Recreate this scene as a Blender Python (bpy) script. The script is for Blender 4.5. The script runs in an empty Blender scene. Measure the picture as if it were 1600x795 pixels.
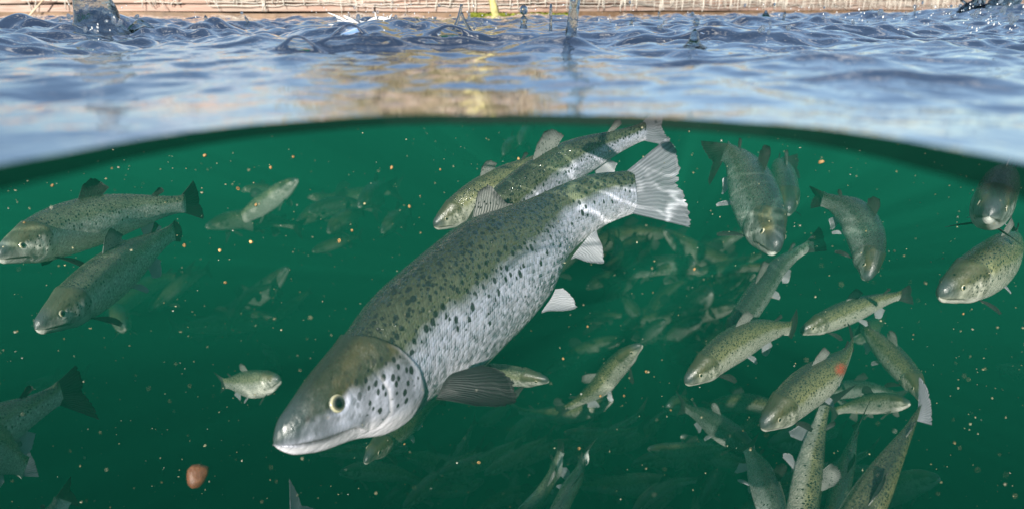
import bpy, math, random
import numpy as np
from mathutils import Vector

R = math.radians
random.seed(7)
rng = np.random.default_rng(7)
sc = bpy.context.scene
COL = sc.collection

# ------------------------------------------------------------------ camera
F = 1067.0                      # focal length in pixels of a 1600 x 795 picture
PITCH = R(19.84)
CAM_H = 0.04
cam_d = bpy.data.cameras.new('camera')
cam = bpy.data.objects.new('camera', cam_d)
COL.objects.link(cam)
cam.location = (0, 0, CAM_H)
cam.rotation_euler = (R(90) - PITCH, 0, 0)
cam_d.sensor_width = 36
cam_d.lens = 36 * F / 1600
cam_d.clip_start = 0.01
cam_d.clip_end = 3000
cam_d.dof.use_dof = True
cam_d.dof.focus_distance = 1.05
cam_d.dof.aperture_fstop = 5.2
sc.camera = cam

# ------------------------------------------------------------------ sky, sun, exposure
SUN_EL, SUN_AZ = R(22.5), R(-168)       # the sun stands behind the camera, a little to the left
w = bpy.data.worlds.new('World')
sc.world = w
w.use_nodes = True
nt = w.node_tree
nt.nodes.clear()
sky = nt.nodes.new('ShaderNodeTexSky')
sky.sky_type = 'NISHITA'
sky.sun_disc = False
sky.sun_elevation = SUN_EL
sky.sun_rotation = SUN_AZ
sky.altitude = 800
sky.ozone_density = 1.0
sky.air_density = 1.0
sky.dust_density = 0.0
bg = nt.nodes.new('ShaderNodeBackground')
bg.inputs['Strength'].default_value = 0.049
wo = nt.nodes.new('ShaderNodeOutputWorld')
# broken white cloud low over the horizon
tc = nt.nodes.new('ShaderNodeTexCoord')
mp = nt.nodes.new('ShaderNodeMapping'); mp.inputs['Scale'].default_value = (1.3, 1.3, 4.5); mp.inputs['Location'].default_value = (0.3, 0.1, 0)
cn = nt.nodes.new('ShaderNodeTexNoise'); cn.inputs['Scale'].default_value = 2.6; cn.inputs['Detail'].default_value = 6; cn.inputs['Roughness'].default_value = 0.6
cm = nt.nodes.new('ShaderNodeMapRange'); cm.interpolation_type = 'SMOOTHSTEP'
cm.inputs[1].default_value = 0.52; cm.inputs[2].default_value = 0.74; cm.inputs[4].default_value = 0.55
mixc = nt.nodes.new('ShaderNodeMix'); mixc.data_type = 'RGBA'
mixc.inputs[7].default_value = (11.5, 11.0, 10.4, 1)
nt.links.new(tc.outputs['Generated'], mp.inputs[0]); nt.links.new(mp.outputs[0], cn.inputs['Vector'])
nt.links.new(cn.outputs['Fac'], cm.inputs[0]); nt.links.new(cm.outputs[0], mixc.inputs[0])
nt.links.new(sky.outputs[0], mixc.inputs[6]); nt.links.new(mixc.outputs[2], bg.inputs[0])
nt.links.new(bg.outputs[0], wo.inputs[0])

sun_d = bpy.data.lights.new('sun', 'SUN')
sun_d.energy = 5.0
sun_d.angle = R(0.5)
sun_d.color = (1.0, 0.95, 0.86)
sun = bpy.data.objects.new('sun', sun_d)
COL.objects.link(sun)
# direction towards the sun (sky rotation 0 = +Y, clockwise seen from above)
sd = Vector((math.sin(SUN_AZ) * math.cos(SUN_EL), math.cos(SUN_AZ) * math.cos(SUN_EL), math.sin(SUN_EL)))
sun.rotation_euler = sd.to_track_quat('Z', 'Y').to_euler()

sc.view_settings.view_transform = 'Standard'
sc.view_settings.look = 'None'
sc.view_settings.gamma = 1
sc.view_settings.use_curve_mapping = False
sc.view_settings.exposure = 1.0
sc.render.engine = 'CYCLES'
cy = sc.cycles
cy.use_denoising = True
cy.max_bounces = 8
cy.transparent_max_bounces = 24
cy.transmission_bounces = 8
cy.volume_bounces = 0
cy.sample_clamp_indirect = 6
cy.caustics_reflective = False
cy.caustics_refractive = False


# ------------------------------------------------------------------ helpers
def unproj(x, y, d):
    """point at range d (metres) behind pixel (x, y) of the 1600 x 795 photograph"""
    cx, cy_ = (x - 800) / F, -(y - 397.5) / F
    v = np.array([cx, math.cos(PITCH) + cy_ * math.sin(PITCH), -math.sin(PITCH) + cy_ * math.cos(PITCH)])
    v /= np.linalg.norm(v)
    return np.array([0, 0, CAM_H]) + v * d


def proj(P):
    q = np.asarray(P, float) - np.array([0, 0, CAM_H])
    z = q[:, 1] * math.cos(PITCH) - q[:, 2] * math.sin(PITCH)
    y = q[:, 1] * math.sin(PITCH) + q[:, 2] * math.cos(PITCH)
    return np.stack([800 + F * q[:, 0] / z, 397.5 - F * y / z], -1)


def on_water(x, y, z=0.0):
    v = unproj(x, y, 1.0) - np.array([0, 0, CAM_H])
    t = (z - CAM_H) / v[2]
    return np.array([0, 0, CAM_H]) + v * t


def smooth(a, b, x):
    t = np.clip((x - a) / (b - a), 0, 1)
    return t * t * (3 - 2 * t)


def cubic(xs, ys, x):
    """smooth interpolation through the points (xs, ys)"""
    xs, ys, x = np.asarray(xs, float), np.asarray(ys, float), np.asarray(x, float)
    m = np.zeros_like(ys)
    dl = np.diff(ys) / np.diff(xs)
    m[1:-1] = np.where(dl[1:] * dl[:-1] > 0, 2 * dl[1:] * dl[:-1] / (dl[1:] + dl[:-1] + 1e-12 * np.sign(dl[1:] + dl[:-1] + 1e-30)), 0)
    m[0], m[-1] = dl[0], dl[-1]
    k = np.clip(np.searchsorted(xs, x) - 1, 0, len(xs) - 2)
    h = xs[k + 1] - xs[k]
    t = np.clip((x - xs[k]) / h, 0, 1)
    return ((2 * t**3 - 3 * t**2 + 1) * ys[k] + (t**3 - 2 * t**2 + t) * h * m[k] + (-2 * t**3 + 3 * t**2) * ys[k + 1] + (t**3 - t**2) * h * m[k + 1])


def mesh_obj(name, V, Fc, mat=None, parent=None, smooth_shade=True, attrs=None, uv=None):
    me = bpy.data.meshes.new(name)
    V = np.asarray(V, float)
    me.from_pydata(V.tolist(), [], Fc if isinstance(Fc, list) else Fc.tolist())
    if attrs:
        for k, a in attrs.items():
            at = me.attributes.new(k, 'FLOAT', 'POINT')
            at.data.foreach_set('value', np.asarray(a, np.float32))
    if uv is not None:
        ul = me.uv_layers.new(name='UVMap')
        idx = np.zeros(len(me.loops), np.int32)
        me.loops.foreach_get('vertex_index', idx)
        ul.data.foreach_set('uv', np.asarray(uv, np.float32)[idx].ravel())
    if smooth_shade:
        me.polygons.foreach_set('use_smooth', [True] * len(me.polygons))
    if mat is not None:
        for m in (mat if isinstance(mat, (list, tuple)) else [mat]):
            me.materials.append(m)
    me.update()
    o = bpy.data.objects.new(name, me)
    COL.objects.link(o)
    if parent is not None:
        o.parent = parent
    return o


def tag(o, label=None, cat=None, group=None, kind=None):
    if label: o['label'] = label
    if cat: o['category'] = cat
    if group: o['group'] = group
    if kind: o['kind'] = kind
    return o


def grid_faces(n, m, wrap=False, off=0):
    i = np.arange(n - 1)[:, None]
    j = np.arange(m if wrap else m - 1)[None, :]
    j2 = (j + 1) % m
    a = i * m + j; b = i * m + j2; c = (i + 1) * m + j2; d = (i + 1) * m + j
    return (np.stack([a, b, c, d], -1).reshape(-1, 4) + off)


class MB:
    """collects shapes into one mesh"""
    def __init__(self): self.V, self.F, self.n = [], [], 0
    def add(self, V, Fc):
        V = np.asarray(V, float)
        self.V.append(V)
        self.F += [[int(i) + self.n for i in f] for f in Fc]
        self.n += len(V)
        return self
    def box(self, c, s, yaw=0.0, jit=0.0):
        q = np.array([[-1,-1,-1],[1,-1,-1],[1,1,-1],[-1,1,-1],[-1,-1,1],[1,-1,1],[1,1,1],[-1,1,1]], float) * np.array(s) / 2
        if jit: q += rng.normal(0, jit, q.shape)
        cz, sz = math.cos(yaw), math.sin(yaw)
        q = np.stack([q[:,0]*cz - q[:,1]*sz, q[:,0]*sz + q[:,1]*cz, q[:,2]], -1) + np.array(c)
        return self.add(q, [[0,3,2,1],[4,5,6,7],[0,1,5,4],[1,2,6,5],[2,3,7,6],[3,0,4,7]])
    def tube(self, pts, rad, k=6):
        pts = np.asarray(pts, float)
        rad = np.broadcast_to(np.asarray(rad, float), (len(pts),))
        T = np.gradient(pts, axis=0)
        T /= np.linalg.norm(T, axis=1, keepdims=True) + 1e-12
        up = np.array([0.13, 0.31, 0.94])
        if abs(T.mean(0) @ up) > 0.9: up = np.array([0.9, 0.31, 0.1])
        A = np.cross(T, up); A /= np.linalg.norm(A, axis=1, keepdims=True)
        B = np.cross(T, A)
        a = np.linspace(0, 2 * math.pi, k, endpoint=False)
        V = pts[:, None] + rad[:, None, None] * (A[:, None] * np.cos(a)[None, :, None] + B[:, None] * np.sin(a)[None, :, None])
        f = grid_faces(len(pts), k, True).tolist()
        f.append(list(range(k))[::-1]); f.append([(len(pts) - 1) * k + i for i in range(k)])
        return self.add(V.reshape(-1, 3), f)
    def ball(self, c, r, n=8, m=12, sc_=(1, 1, 1), rough=0.0):
        th = np.linspace(0, math.pi, n + 1)[1:-1]; ph = np.linspace(0, 2 * math.pi, m, endpoint=False)
        d = np.stack([np.sin(th)[:, None] * np.cos(ph), np.sin(th)[:, None] * np.sin(ph), np.cos(th)[:, None] * np.ones(m)], -1).reshape(-1, 3)
        d = np.vstack([d, [[0, 0, 1], [0, 0, -1]]])
        if rough: d = d * (1 + rng.normal(0, rough, (len(d), 1)))
        f = grid_faces(n - 1, m, True).tolist()
        t, b = len(d) - 2, len(d) - 1
        f += [[t, (j + 1) % m, j][::-1] for j in range(m)] + [[b, (n - 2) * m + j, (n - 2) * m + (j + 1) % m][::-1] for j in range(m)]
        return self.add(d * r * np.array(sc_) + np.array(c), f)
    def build(self, name, mat, parent=None, smooth_shade=True):
        return mesh_obj(name, np.vstack(self.V), self.F, mat, parent, smooth_shade)


def empty(name, loc):
    o = bpy.data.objects.new(name, None)
    o.empty_display_size = 0.05
    COL.objects.link(o)
    o.location = loc
    return o


def parent_keep(o, p):
    """parent a part whose mesh is in world coordinates to a thing"""
    o.parent = p
    loc = Vector((0, 0, 0)); q = p
    while q is not None:
        loc += q.location; q = q.parent
    o.location = -loc
    return o


class N:
    """small node-graph writer"""
    def __init__(self, name, disp=False):
        self.m = bpy.data.materials.new(name)
        self.m.use_nodes = True
        self.t = self.m.node_tree
        self.t.nodes.clear()
        self.out = self.t.nodes.new('ShaderNodeOutputMaterial')
    def set(self, sock, v):
        if isinstance(v, bpy.types.NodeSocket): self.t.links.new(v, sock)
        elif v is not None:
            if sock.type == 'RGBA' and isinstance(v, (tuple, list)) and len(v) == 3: v = (*v, 1)
            sock.default_value = v
    def node(self, typ, props=None, **ins):
        n = self.t.nodes.new(typ)
        for k, v in (props or {}).items(): setattr(n, k, v)
        for k, v in ins.items(): self.set(n.inputs[k.replace('_', ' ')], v)
        return n
    def math(self, op, a, b=None, c=None, clamp=False):
        n = self.t.nodes.new('ShaderNodeMath'); n.operation = op; n.use_clamp = clamp
        for i, v in enumerate((a, b, c)):
            if v is not None: self.set(n.inputs[i], v)
        return n.outputs[0]
    def ss(self, a, b, x):
        n = self.t.nodes.new('ShaderNodeMapRange'); n.interpolation_type = 'SMOOTHSTEP'
        self.set(n.inputs[0], x); n.inputs[1].default_value = a; n.inputs[2].default_value = b
        if a > b:
            n.inputs[1].default_value = b; n.inputs[2].default_value = a
            n.inputs[3].default_value = 1; n.inputs[4].default_value = 0
        return n.outputs[0]
    def mix(self, f, a, b, mode='MIX'):
        n = self.t.nodes.new('ShaderNodeMix'); n.data_type = 'RGBA'; n.blend_type = mode
        self.set(n.inputs[0], f); self.set(n.inputs[6], a); self.set(n.inputs[7], b)
        return n.outputs[2]
    def ramp(self, f, stops):
        n = self.t.nodes.new('ShaderNodeValToRGB')
        el = n.color_ramp.elements
        while len(el) < len(stops): el.new(0.5)
        for e, (p, c) in zip(el, stops):
            e.position = p; e.color = (*c, 1) if len(c) == 3 else c
        self.set(n.inputs[0], f)
        return n.outputs[0]
    def attr(self, name):
        n = self.t.nodes.new('ShaderNodeAttribute'); n.attribute_name = name
        return n.outputs['Fac']
    def uv(self):
        return self.t.nodes.new('ShaderNodeUVMap').outputs[0]
    def obj(self):
        return self.t.nodes.new('ShaderNodeTexCoord').outputs['Object']
    def mapping(self, v, scale=(1, 1, 1), loc=(0, 0, 0), rot=(0, 0, 0)):
        n = self.t.nodes.new('ShaderNodeMapping')
        self.set(n.inputs['Vector'], v); n.inputs['Scale'].default_value = scale
        n.inputs['Location'].default_value = loc; n.inputs['Rotation'].default_value = rot
        return n.outputs[0]
    def noise(self, v, scale, detail=3, rough=0.5, dist=0.0):
        n = self.node('ShaderNodeTexNoise', None, Scale=scale, Detail=detail, Roughness=rough, Distortion=dist)
        self.set(n.inputs['Vector'], v)
        return n.outputs['Fac'], n.outputs['Color']
    def voro(self, v, scale, rand=1.0, feature='F1', dim='2D'):
        n = self.node('ShaderNodeTexVoronoi', {'feature': feature, 'voronoi_dimensions': dim}, Scale=scale, Randomness=rand)
        self.set(n.inputs['Vector'], v)
        return n
    def bump(self, h, strength, dist, normal=None):
        n = self.node('ShaderNodeBump', None, Strength=strength, Distance=dist, Height=h)
        if normal is not None: self.set(n.inputs['Normal'], normal)
        return n.outputs[0]
    def principled(self, **k):
        n = self.node('ShaderNodeBsdfPrincipled', None, **k)
        return n
    def surf(self, s): self.t.links.new(s, self.out.inputs['Surface']); return self.m


# ------------------------------------------------------------------ materials
def mat_water():
    n = N('water_surface')
    p = n.node('ShaderNodeNewGeometry').outputs['Position']
    nz, nc = n.noise(p, 9.0, 2, 0.5)
    wv = n.node('ShaderNodeVectorMath', {'operation': 'MULTIPLY_ADD'})
    n.set(wv.inputs[0], nc); wv.inputs[1].default_value = (0.16, 0.16, 0); n.set(wv.inputs[2], p)
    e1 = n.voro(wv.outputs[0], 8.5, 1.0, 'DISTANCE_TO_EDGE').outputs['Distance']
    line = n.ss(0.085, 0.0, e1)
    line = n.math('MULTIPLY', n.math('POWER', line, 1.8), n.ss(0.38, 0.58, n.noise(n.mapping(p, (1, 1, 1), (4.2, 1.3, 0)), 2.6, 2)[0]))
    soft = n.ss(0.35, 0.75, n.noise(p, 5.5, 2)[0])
    # caustic light painted into the transmission colour: bright network lines over soft patches
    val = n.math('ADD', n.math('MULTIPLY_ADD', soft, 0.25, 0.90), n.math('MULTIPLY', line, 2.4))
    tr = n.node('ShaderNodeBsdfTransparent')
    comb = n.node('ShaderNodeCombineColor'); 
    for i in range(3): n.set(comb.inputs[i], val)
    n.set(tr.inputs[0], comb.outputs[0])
    b = n.bump(n.noise(p, 34, 3, 0.5)[0], 0.30, 0.006)
    gl = n.node('ShaderNodeBsdfGlossy', None, Roughness=0.03)
    gl.inputs['Color'].default_value = (1, 1, 1, 1)
    n.set(gl.inputs['Normal'], b)
    fr = n.node('ShaderNodeFresnel', None, IOR=1.333)
    n.set(fr.inputs['Normal'], b)
    mx = n.node('ShaderNodeMixShader')
    n.set(mx.inputs[0], fr.outputs[0]); n.set(mx.inputs[1], tr.outputs[0]); n.set(mx.inputs[2], gl.outputs[0])
    return n.surf(mx.outputs[0])


def mat_simple(name, col, rough=0.6, spec=0.4, var=0.0, scale=20, bump=0.0):
    n = N(name)
    pr = n.principled(Roughness=rough)
    pr.inputs['Specular IOR Level'].default_value = spec
    c = col
    if var:
        f, _ = n.noise(n.obj(), scale, 4, 0.6)
        dk = tuple(x * (1 - var) for x in col); lt = tuple(min(1, x * (1 + var)) for x in col)
        c = n.ramp(f, [(0.3, dk), (0.7, lt)])
        if bump: n.set(pr.inputs['Normal'], n.bump(f, bump, 0.01))
    n.set(pr.inputs['Base Color'], c)
    return n.surf(pr.outputs[0])


def mat_fish(name, top, upper, flank, belly, spots=1.0, silver=0.25, warm=(0.085, 0.078, 0.035), fine=True):
    """salmon skin: dark spotted back, silver flank, white belly; the head is smooth, the body scaled.
    Attributes: s along the body, v from the back (0) to the belly (1), head 1 on the head."""
    n = N(name)
    s, v, head, mouth, edge = (n.attr(k) for k in ('s', 'v', 'head', 'mouth', 'edge'))
    uv = n.uv()
    nf, ncol = n.noise(uv, 22, 4, 0.6)
    nb, _ = n.noise(uv, 7, 3, 0.5)
    vv = n.math('ADD', v, n.math('MULTIPLY_ADD', nf, 0.10, n.math('MULTIPLY_ADD', nb, 0.10, -0.10)))
    body = n.ramp(vv, [(0.0, top), (0.20, tuple(t * 0.55 + u * 0.45 for t, u in zip(top, upper))), (0.36, upper), (0.47, flank), (0.66, tuple(f * 0.6 + b * 0.4 for f, b in zip(flank, belly))), (0.82, belly)])
    # head: olive brown crown, dark snout, pale cheeks, white jaw
    hn, _ = n.noise(uv, 30, 3, 0.5)
    crown = n.mix(n.ss(0.40, 0.66, n.noise(uv, 11, 4, 0.65)[0]), tuple(t * 0.5 + u * 0.28 for t, u in zip(top, upper)), warm)
    crown = n.mix(n.ss(0.25, 0.05, v), crown, tuple(t * 0.7 + u * 0.1 for t, u in zip(top, upper)))
    cheek = n.mix(n.ss(0.36, 0.62, nf), tuple(c * 0.45 for c in flank), tuple(min(1, c * 1.05) for c in flank))
    hv = n.math('ADD', v, n.math('MULTIPLY_ADD', nf, 0.14, -0.07))
    hcol = n.mix(n.ss(0.36, 0.48, hv), crown, cheek)
    hcol = n.mix(n.ss(0.60, 0.74, hv), hcol, belly)
    snout = n.math('MULTIPLY', n.ss(0.085, 0.02, s), n.ss(0.66, 0.45, v))
    hcol = n.mix(n.math('MULTIPLY', snout, 0.85), hcol, (0.045, 0.060, 0.068))
    frk = n.ss(0.58, 0.68, n.noise(uv, 75, 3, 0.6)[0])
    hcol = n.mix(n.math('MULTIPLY', frk, n.math('MULTIPLY', n.ss(0.62, 0.5, hv), 0.45)), hcol, tuple(t * 0.6 for t in top))
    stk = n.noise(n.mapping(uv, (18, 70, 1)), 1.0, 3, 0.6)[0]
    hcol = n.mix(n.math('MULTIPLY', n.ss(0.52, 0.66, stk), n.math('MULTIPLY', n.ss(0.40, 0.5, hv), 0.5)), hcol, tuple(f * 0.30 for f in flank))
    col = n.mix(head, body, hcol)
    # scales (a skewed lattice, about 120 along the body)
    sx = n.node('ShaderNodeSeparateXYZ'); n.set(sx.inputs[0], uv)
    cx = n.math('MULTIPLY_ADD', sx.outputs[0], 165.0, n.math('MULTIPLY', sx.outputs[1], 105.0))
    cyy = n.math('MULTIPLY', sx.outputs[1], 210.0)
    cv = n.node('ShaderNodeCombineXYZ'); n.set(cv.inputs[0], cx); n.set(cv.inputs[1], cyy)
    sca = n.voro(cv.outputs[0], 1.0, 0.38)
    notail = n.math('MULTIPLY', n.math('SUBTRACT', 1.0, head), n.ss(1.04, 0.98, s))
    rim = n.math('MULTIPLY', n.ss(0.36, 0.62, sca.outputs['Distance']), notail)
    col = n.mix(n.math('MULTIPLY', rim, 0.16), col, n.mix(0.5, col, (0.02, 0.03, 0.025), 'MULTIPLY'))
    sp = n.node('ShaderNodeSeparateColor'); n.set(sp.inputs[0], sca.outputs['Color'])
    bri = n.math('MULTIPLY_ADD', sp.outputs[0], 0.5, 0.75)  # random brightness per scale puts glints into the colour
    hs = n.node('ShaderNodeHueSaturation'); n.set(hs.inputs['Color'], col); n.set(hs.inputs['Value'], n.math('ADD', n.math('MULTIPLY', n.math('SUBTRACT', bri, 1.0), notail), 1.0))
    col = hs.outputs[0]
    # spots
    if spots:
        def layer(scale, rmin, rmax, keep, vlo, vhi, off, mask=None):
            vo = n.voro(n.mapping(uv, (1, 1.0, 1), (off, off * 0.7, 0)), scale, 1.0)
            sc_ = n.node('ShaderNodeSeparateColor'); n.set(sc_.inputs[0], vo.outputs['Color'])
            rad = n.math('MULTIPLY_ADD', sc_.outputs[1], rmax - rmin, rmin)
            wob = n.math('MULTIPLY_ADD', n.noise(uv, scale * 2.2, 2)[0], 0.16, -0.08)
            d = n.math('ADD', vo.outputs['Distance'], wob)
            on = n.math('LESS_THAN', sc_.outputs[0], n.math('MULTIPLY', n.ss(vhi, vlo, v), keep))
            f = n.math('MULTIPLY', n.ss(0.07, -0.05, n.math('SUBTRACT', d, rad)), on)
            return n.math('MULTIPLY', f, mask) if mask is not None else f
        nohead = n.math('SUBTRACT', 1.0, head)
        f1 = layer(66, 0.17, 0.38, 0.66 * spots, 0.30, 0.62, 0.0, nohead)
        f2 = layer(125, 0.18, 0.40, 0.5 * spots, 0.15, 0.50, 3.3, nohead)
        f3 = layer(84, 0.14, 0.34, 0.75 * spots, 0.54, 0.68, 7.1, n.math('MULTIPLY', head, n.math('MULTIPLY', n.ss(0.085, 0.13, s), n.ss(0.24, 0.36, v))))
        f = n.math('MAXIMUM', n.math('MAXIMUM', f1, f2), f3)
        col = n.mix(n.math('MULTIPLY', f, 0.93), col, (0.012, 0.015, 0.014))
    col = n.mix(edge, col, tuple(min(1, b * 1.05) for b in belly))
    col = n.mix(mouth, col, (0.03, 0.02, 0.02))
    # a healed sore shows on one fish only (attribute left out = 0)
    wd = n.attr('wound')
    col = n.mix(n.math('MULTIPLY', wd, n.ss(0.25, 0.5, n.noise(uv, 60, 3)[0])), col, (0.55, 0.10, 0.06))
    hgt = n.math('MULTIPLY', n.math('SUBTRACT', 1.0, sca.outputs['Distance']), notail)
    tilt = n.math('MULTIPLY', sp.outputs[1], 0.5)
    hgt = n.math('ADD', hgt, n.math('MULTIPLY', tilt, notail))
    gn = n.node('ShaderNodeNewGeometry').outputs['Normal']
    ctr = n.node('ShaderNodeVectorMath', {'operation': 'SUBTRACT'}); n.set(ctr.inputs[0], sca.outputs['Color']); ctr.inputs[1].default_value = (.5, .5, .5)
    scl = n.node('ShaderNodeVectorMath', {'operation': 'SCALE'}); n.set(scl.inputs[0], ctr.outputs[0]); n.set(scl.inputs['Scale'], n.math('MULTIPLY', notail, 0.55 if fine else 0.3))
    add = n.node('ShaderNodeVectorMath', {'operation': 'ADD'}); n.set(add.inputs[0], gn); n.set(add.inputs[1], scl.outputs[0])
    nrm = n.node('ShaderNodeVectorMath', {'operation': 'NORMALIZE'}); n.set(nrm.inputs[0], add.outputs[0])
    b = n.bump(hgt, 0.36 if fine else 0.3, 0.0020, nrm.outputs[0])
    pore = n.math('ADD', n.noise(uv, 130, 3, 0.6)[0], n.math('MULTIPLY', n.noise(uv, 34, 3, 0.6)[0], 1.6))
    b = n.bump(n.math('MULTIPLY', pore, head), 0.38 if fine else 0.2, 0.0028, b)
    b = n.bump(nf, 0.12, 0.004, b)
    pr = n.principled()
    n.set(pr.inputs['Base Color'], col)
    n.set(pr.inputs['Roughness'], n.math('ADD', n.math('MULTIPLY', head, n.math('MULTIPLY_ADD', nf, 0.3, 0.0)), n.math('MULTIPLY_ADD', sp.outputs[2], 0.22, 0.14)))
    pr.inputs['Specular IOR Level'].default_value = 0.8
    n.set(pr.inputs['Coat Weight'], n.math('MULTIPLY', notail, 0.7)); pr.inputs['Coat Roughness'].default_value = 0.13
    n.set(pr.inputs['Coat Normal'], b)
    n.set(pr.inputs['Metallic'], n.math('MULTIPLY', n.ss(0.25, 0.5, v), n.math('MULTIPLY', n.ss(0.9, 0.6, v), silver)))
    n.set(pr.inputs['Normal'], b)
    return n.surf(pr.outputs[0])


def mat_fin(name, base, tip, thin=0.45, spots=False, t0=0.35, con=0.3, ray_pale=0.22):
    """fin membrane between bony rays: u runs across the rays, v from the root to the edge"""
    n = N(name)
    uv = n.uv()
    sx = n.node('ShaderNodeSeparateXYZ'); n.set(sx.inputs[0], uv)
    wob = n.math('MULTIPLY_ADD', n.noise(uv, 3.5, 2)[0], 0.10, sx.outputs[0])
    ray = n.math('SINE', n.math('MULTIPLY', wob, 2 * math.pi * 17))
    branch = n.math('SINE', n.math('MULTIPLY', wob, 2 * math.pi * 51))
    br = n.math('MULTIPLY', branch, n.ss(0.35, 0.8, sx.outputs[1]))
    rr = n.math('ADD', n.math('MULTIPLY', ray, 0.5), n.math('MULTIPLY', br, 0.35))
    nf, _ = n.noise(uv, 9, 3)
    g = n.math('ADD', sx.outputs[1], n.math('MULTIPLY_ADD', nf, 0.3, -0.15))
    col = n.mix(n.ss(t0, 1.0 + 0.15 * t0, g), base, tip)
    col = n.mix(n.ss(0.0, 0.8, rr), col, n.mix(ray_pale, col, (0.9, 0.9, 0.88)))  # the bony rays are paler than the membrane
    col = n.mix(n.math('MULTIPLY', n.ss(0.2, -0.8, rr), con), col, (0.02, 0.022, 0.024))
    if spots:
        vo = n.voro(n.mapping(uv, (1.6, 1, 1)), 9)
        c = n.node('ShaderNodeSeparateColor'); n.set(c.inputs[0], vo.outputs['Color'])
        f = n.math('MULTIPLY', n.ss(0.30, 0.2, vo.outputs['Distance']), n.math('LESS_THAN', c.outputs[0], 0.4))
        col = n.mix(n.math('MULTIPLY', f, n.ss(0.9, 0.6, sx.outputs[1])), col, (0.015, 0.015, 0.015))
    pr = n.principled(Roughness=0.5)
    pr.inputs['Specular IOR Level'].default_value = 0.25
    n.set(pr.inputs['Base Color'], col)
    n.set(pr.inputs['Normal'], n.bump(rr, 0.5, 0.002))
    tl = n.node('ShaderNodeBsdfTranslucent'); n.set(tl.inputs[0], col)
    mx = n.node('ShaderNodeMixShader'); mx.inputs[0].default_value = thin
    n.set(mx.inputs[1], pr.outputs[0]); n.set(mx.inputs[2], tl.outputs[0])
    return n.surf(mx.outputs[0])


def mat_eye():
    n = N('fish_eye')
    r = n.attr('rad')
    nf, _ = n.noise(n.obj(), 400, 3)
    c = n.ramp(n.math('ADD', r, n.math('MULTIPLY_ADD', nf, 0.08, -0.04)), [(0.0, (0.02, 0.02, 0.02)), (0.58, (0.03, 0.03, 0.028)), (0.64, (0.16, 0.16, 0.12)), (0.74, (0.10, 0.10, 0.08)), (0.80, (0.55, 0.50, 0.30)), (0.93, (0.50, 0.48, 0.34)), (1.0, (0.12, 0.13, 0.12))])
    pr = n.principled(Roughness=0.12)
    pr.inputs['Coat Weight'].default_value = 0.6
    n.set(pr.inputs['Base Color'], c)
    return n.surf(pr.outputs[0])


def mat_glassy(name, tint=(0.52, 0.60, 0.64), rough=0.03):
    n = N(name)
    p = n.obj()
    pr = n.principled(Roughness=rough, IOR=1.333)
    pr.inputs['Transmission Weight'].default_value = 1.0
    n.set(pr.inputs['Base Color'], tint)
    n.set(pr.inputs['Normal'], n.bump(n.noise(p, 90, 3)[0], 0.6, 0.004))
    return n.surf(pr.outputs[0])


M = {}
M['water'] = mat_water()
n = N('water_edge')
pr = n.principled(Roughness=0.5)
pr.inputs['Base Color'].default_value = (0.001, 0.004, 0.003, 1); pr.inputs['Specular IOR Level'].default_value = 0.05  # near black stands in for dark refraction and reflection at the waterline
tr = n.node('ShaderNodeBsdfTransparent'); mx = n.node('ShaderNodeMixShader'); mx.inputs[0].default_value = 0.30
n.set(mx.inputs[1], pr.outputs[0]); n.set(mx.inputs[2], tr.outputs[0])
M['lip'] = n.surf(mx.outputs[0])
M['skin_hero'] = mat_fish('salmon_skin_bright', (0.016, 0.022, 0.014), (0.098, 0.110, 0.066), (0.58, 0.60, 0.72), (0.78, 0.76, 0.82), 1.0, 0.35, warm=(0.085, 0.072, 0.030))
M['skin_silver'] = mat_fish('salmon_skin_silver', (0.035, 0.050, 0.030), (0.30, 0.32, 0.20), (0.62, 0.64, 0.56), (0.74, 0.74, 0.68), 0.55, 0.2, fine=False)
M['skin_olive'] = mat_fish('salmon_skin_olive', (0.030, 0.036, 0.020), (0.22, 0.22, 0.11), (0.44, 0.45, 0.36), (0.72, 0.71, 0.64), 1.0, 0.12, fine=False)
M['skin_dark'] = mat_fish('salmon_skin_dark', (0.016, 0.026, 0.022), (0.07, 0.09, 0.07), (0.26, 0.30, 0.27), (0.55, 0.57, 0.53), 0.6, 0.15, fine=False)
M['fin_pale'] = mat_fin('fin_pale', (0.66, 0.68, 0.72), (0.70, 0.72, 0.76), 0.5)
M['fin_tail'] = mat_fin('fin_tail', (0.46, 0.48, 0.54), (0.16, 0.17, 0.20), 0.5, t0=0.88)
M['fin_dark'] = mat_fin('fin_dark', (0.040, 0.040, 0.044), (0.010, 0.010, 0.012), 0.1, con=0.7, ray_pale=0.04)
M['fin_spot'] = mat_fin('fin_spotted', (0.42, 0.43, 0.40), (0.07, 0.07, 0.08), 0.4, True, t0=0.6)
M['fin_faint'] = mat_fin('fin_faint', (0.26, 0.27, 0.24), (0.16, 0.16, 0.16), 0.4)
M['fin_black'] = mat_fin('fin_black', (0.05, 0.055, 0.05), (0.02, 0.022, 0.024), 0.3, ray_pale=0.06)
M['eye'] = mat_eye()
M['pupil'] = mat_simple('eye_pupil', (0.004, 0.005, 0.006), 0.08, 0.6)
M['splash'] = mat_glassy('splash_water')
n = N('white_froth')
pr = n.principled(Roughness=0.25, IOR=1.33)
pr.inputs['Base Color'].default_value = (0.9, 0.92, 0.95, 1); pr.inputs['Transmission Weight'].default_value = 0.45
M['froth'] = n.surf(pr.outputs[0])
M['drop'] = mat_glassy('drop_water', (1, 1, 1), 0.0)


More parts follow.
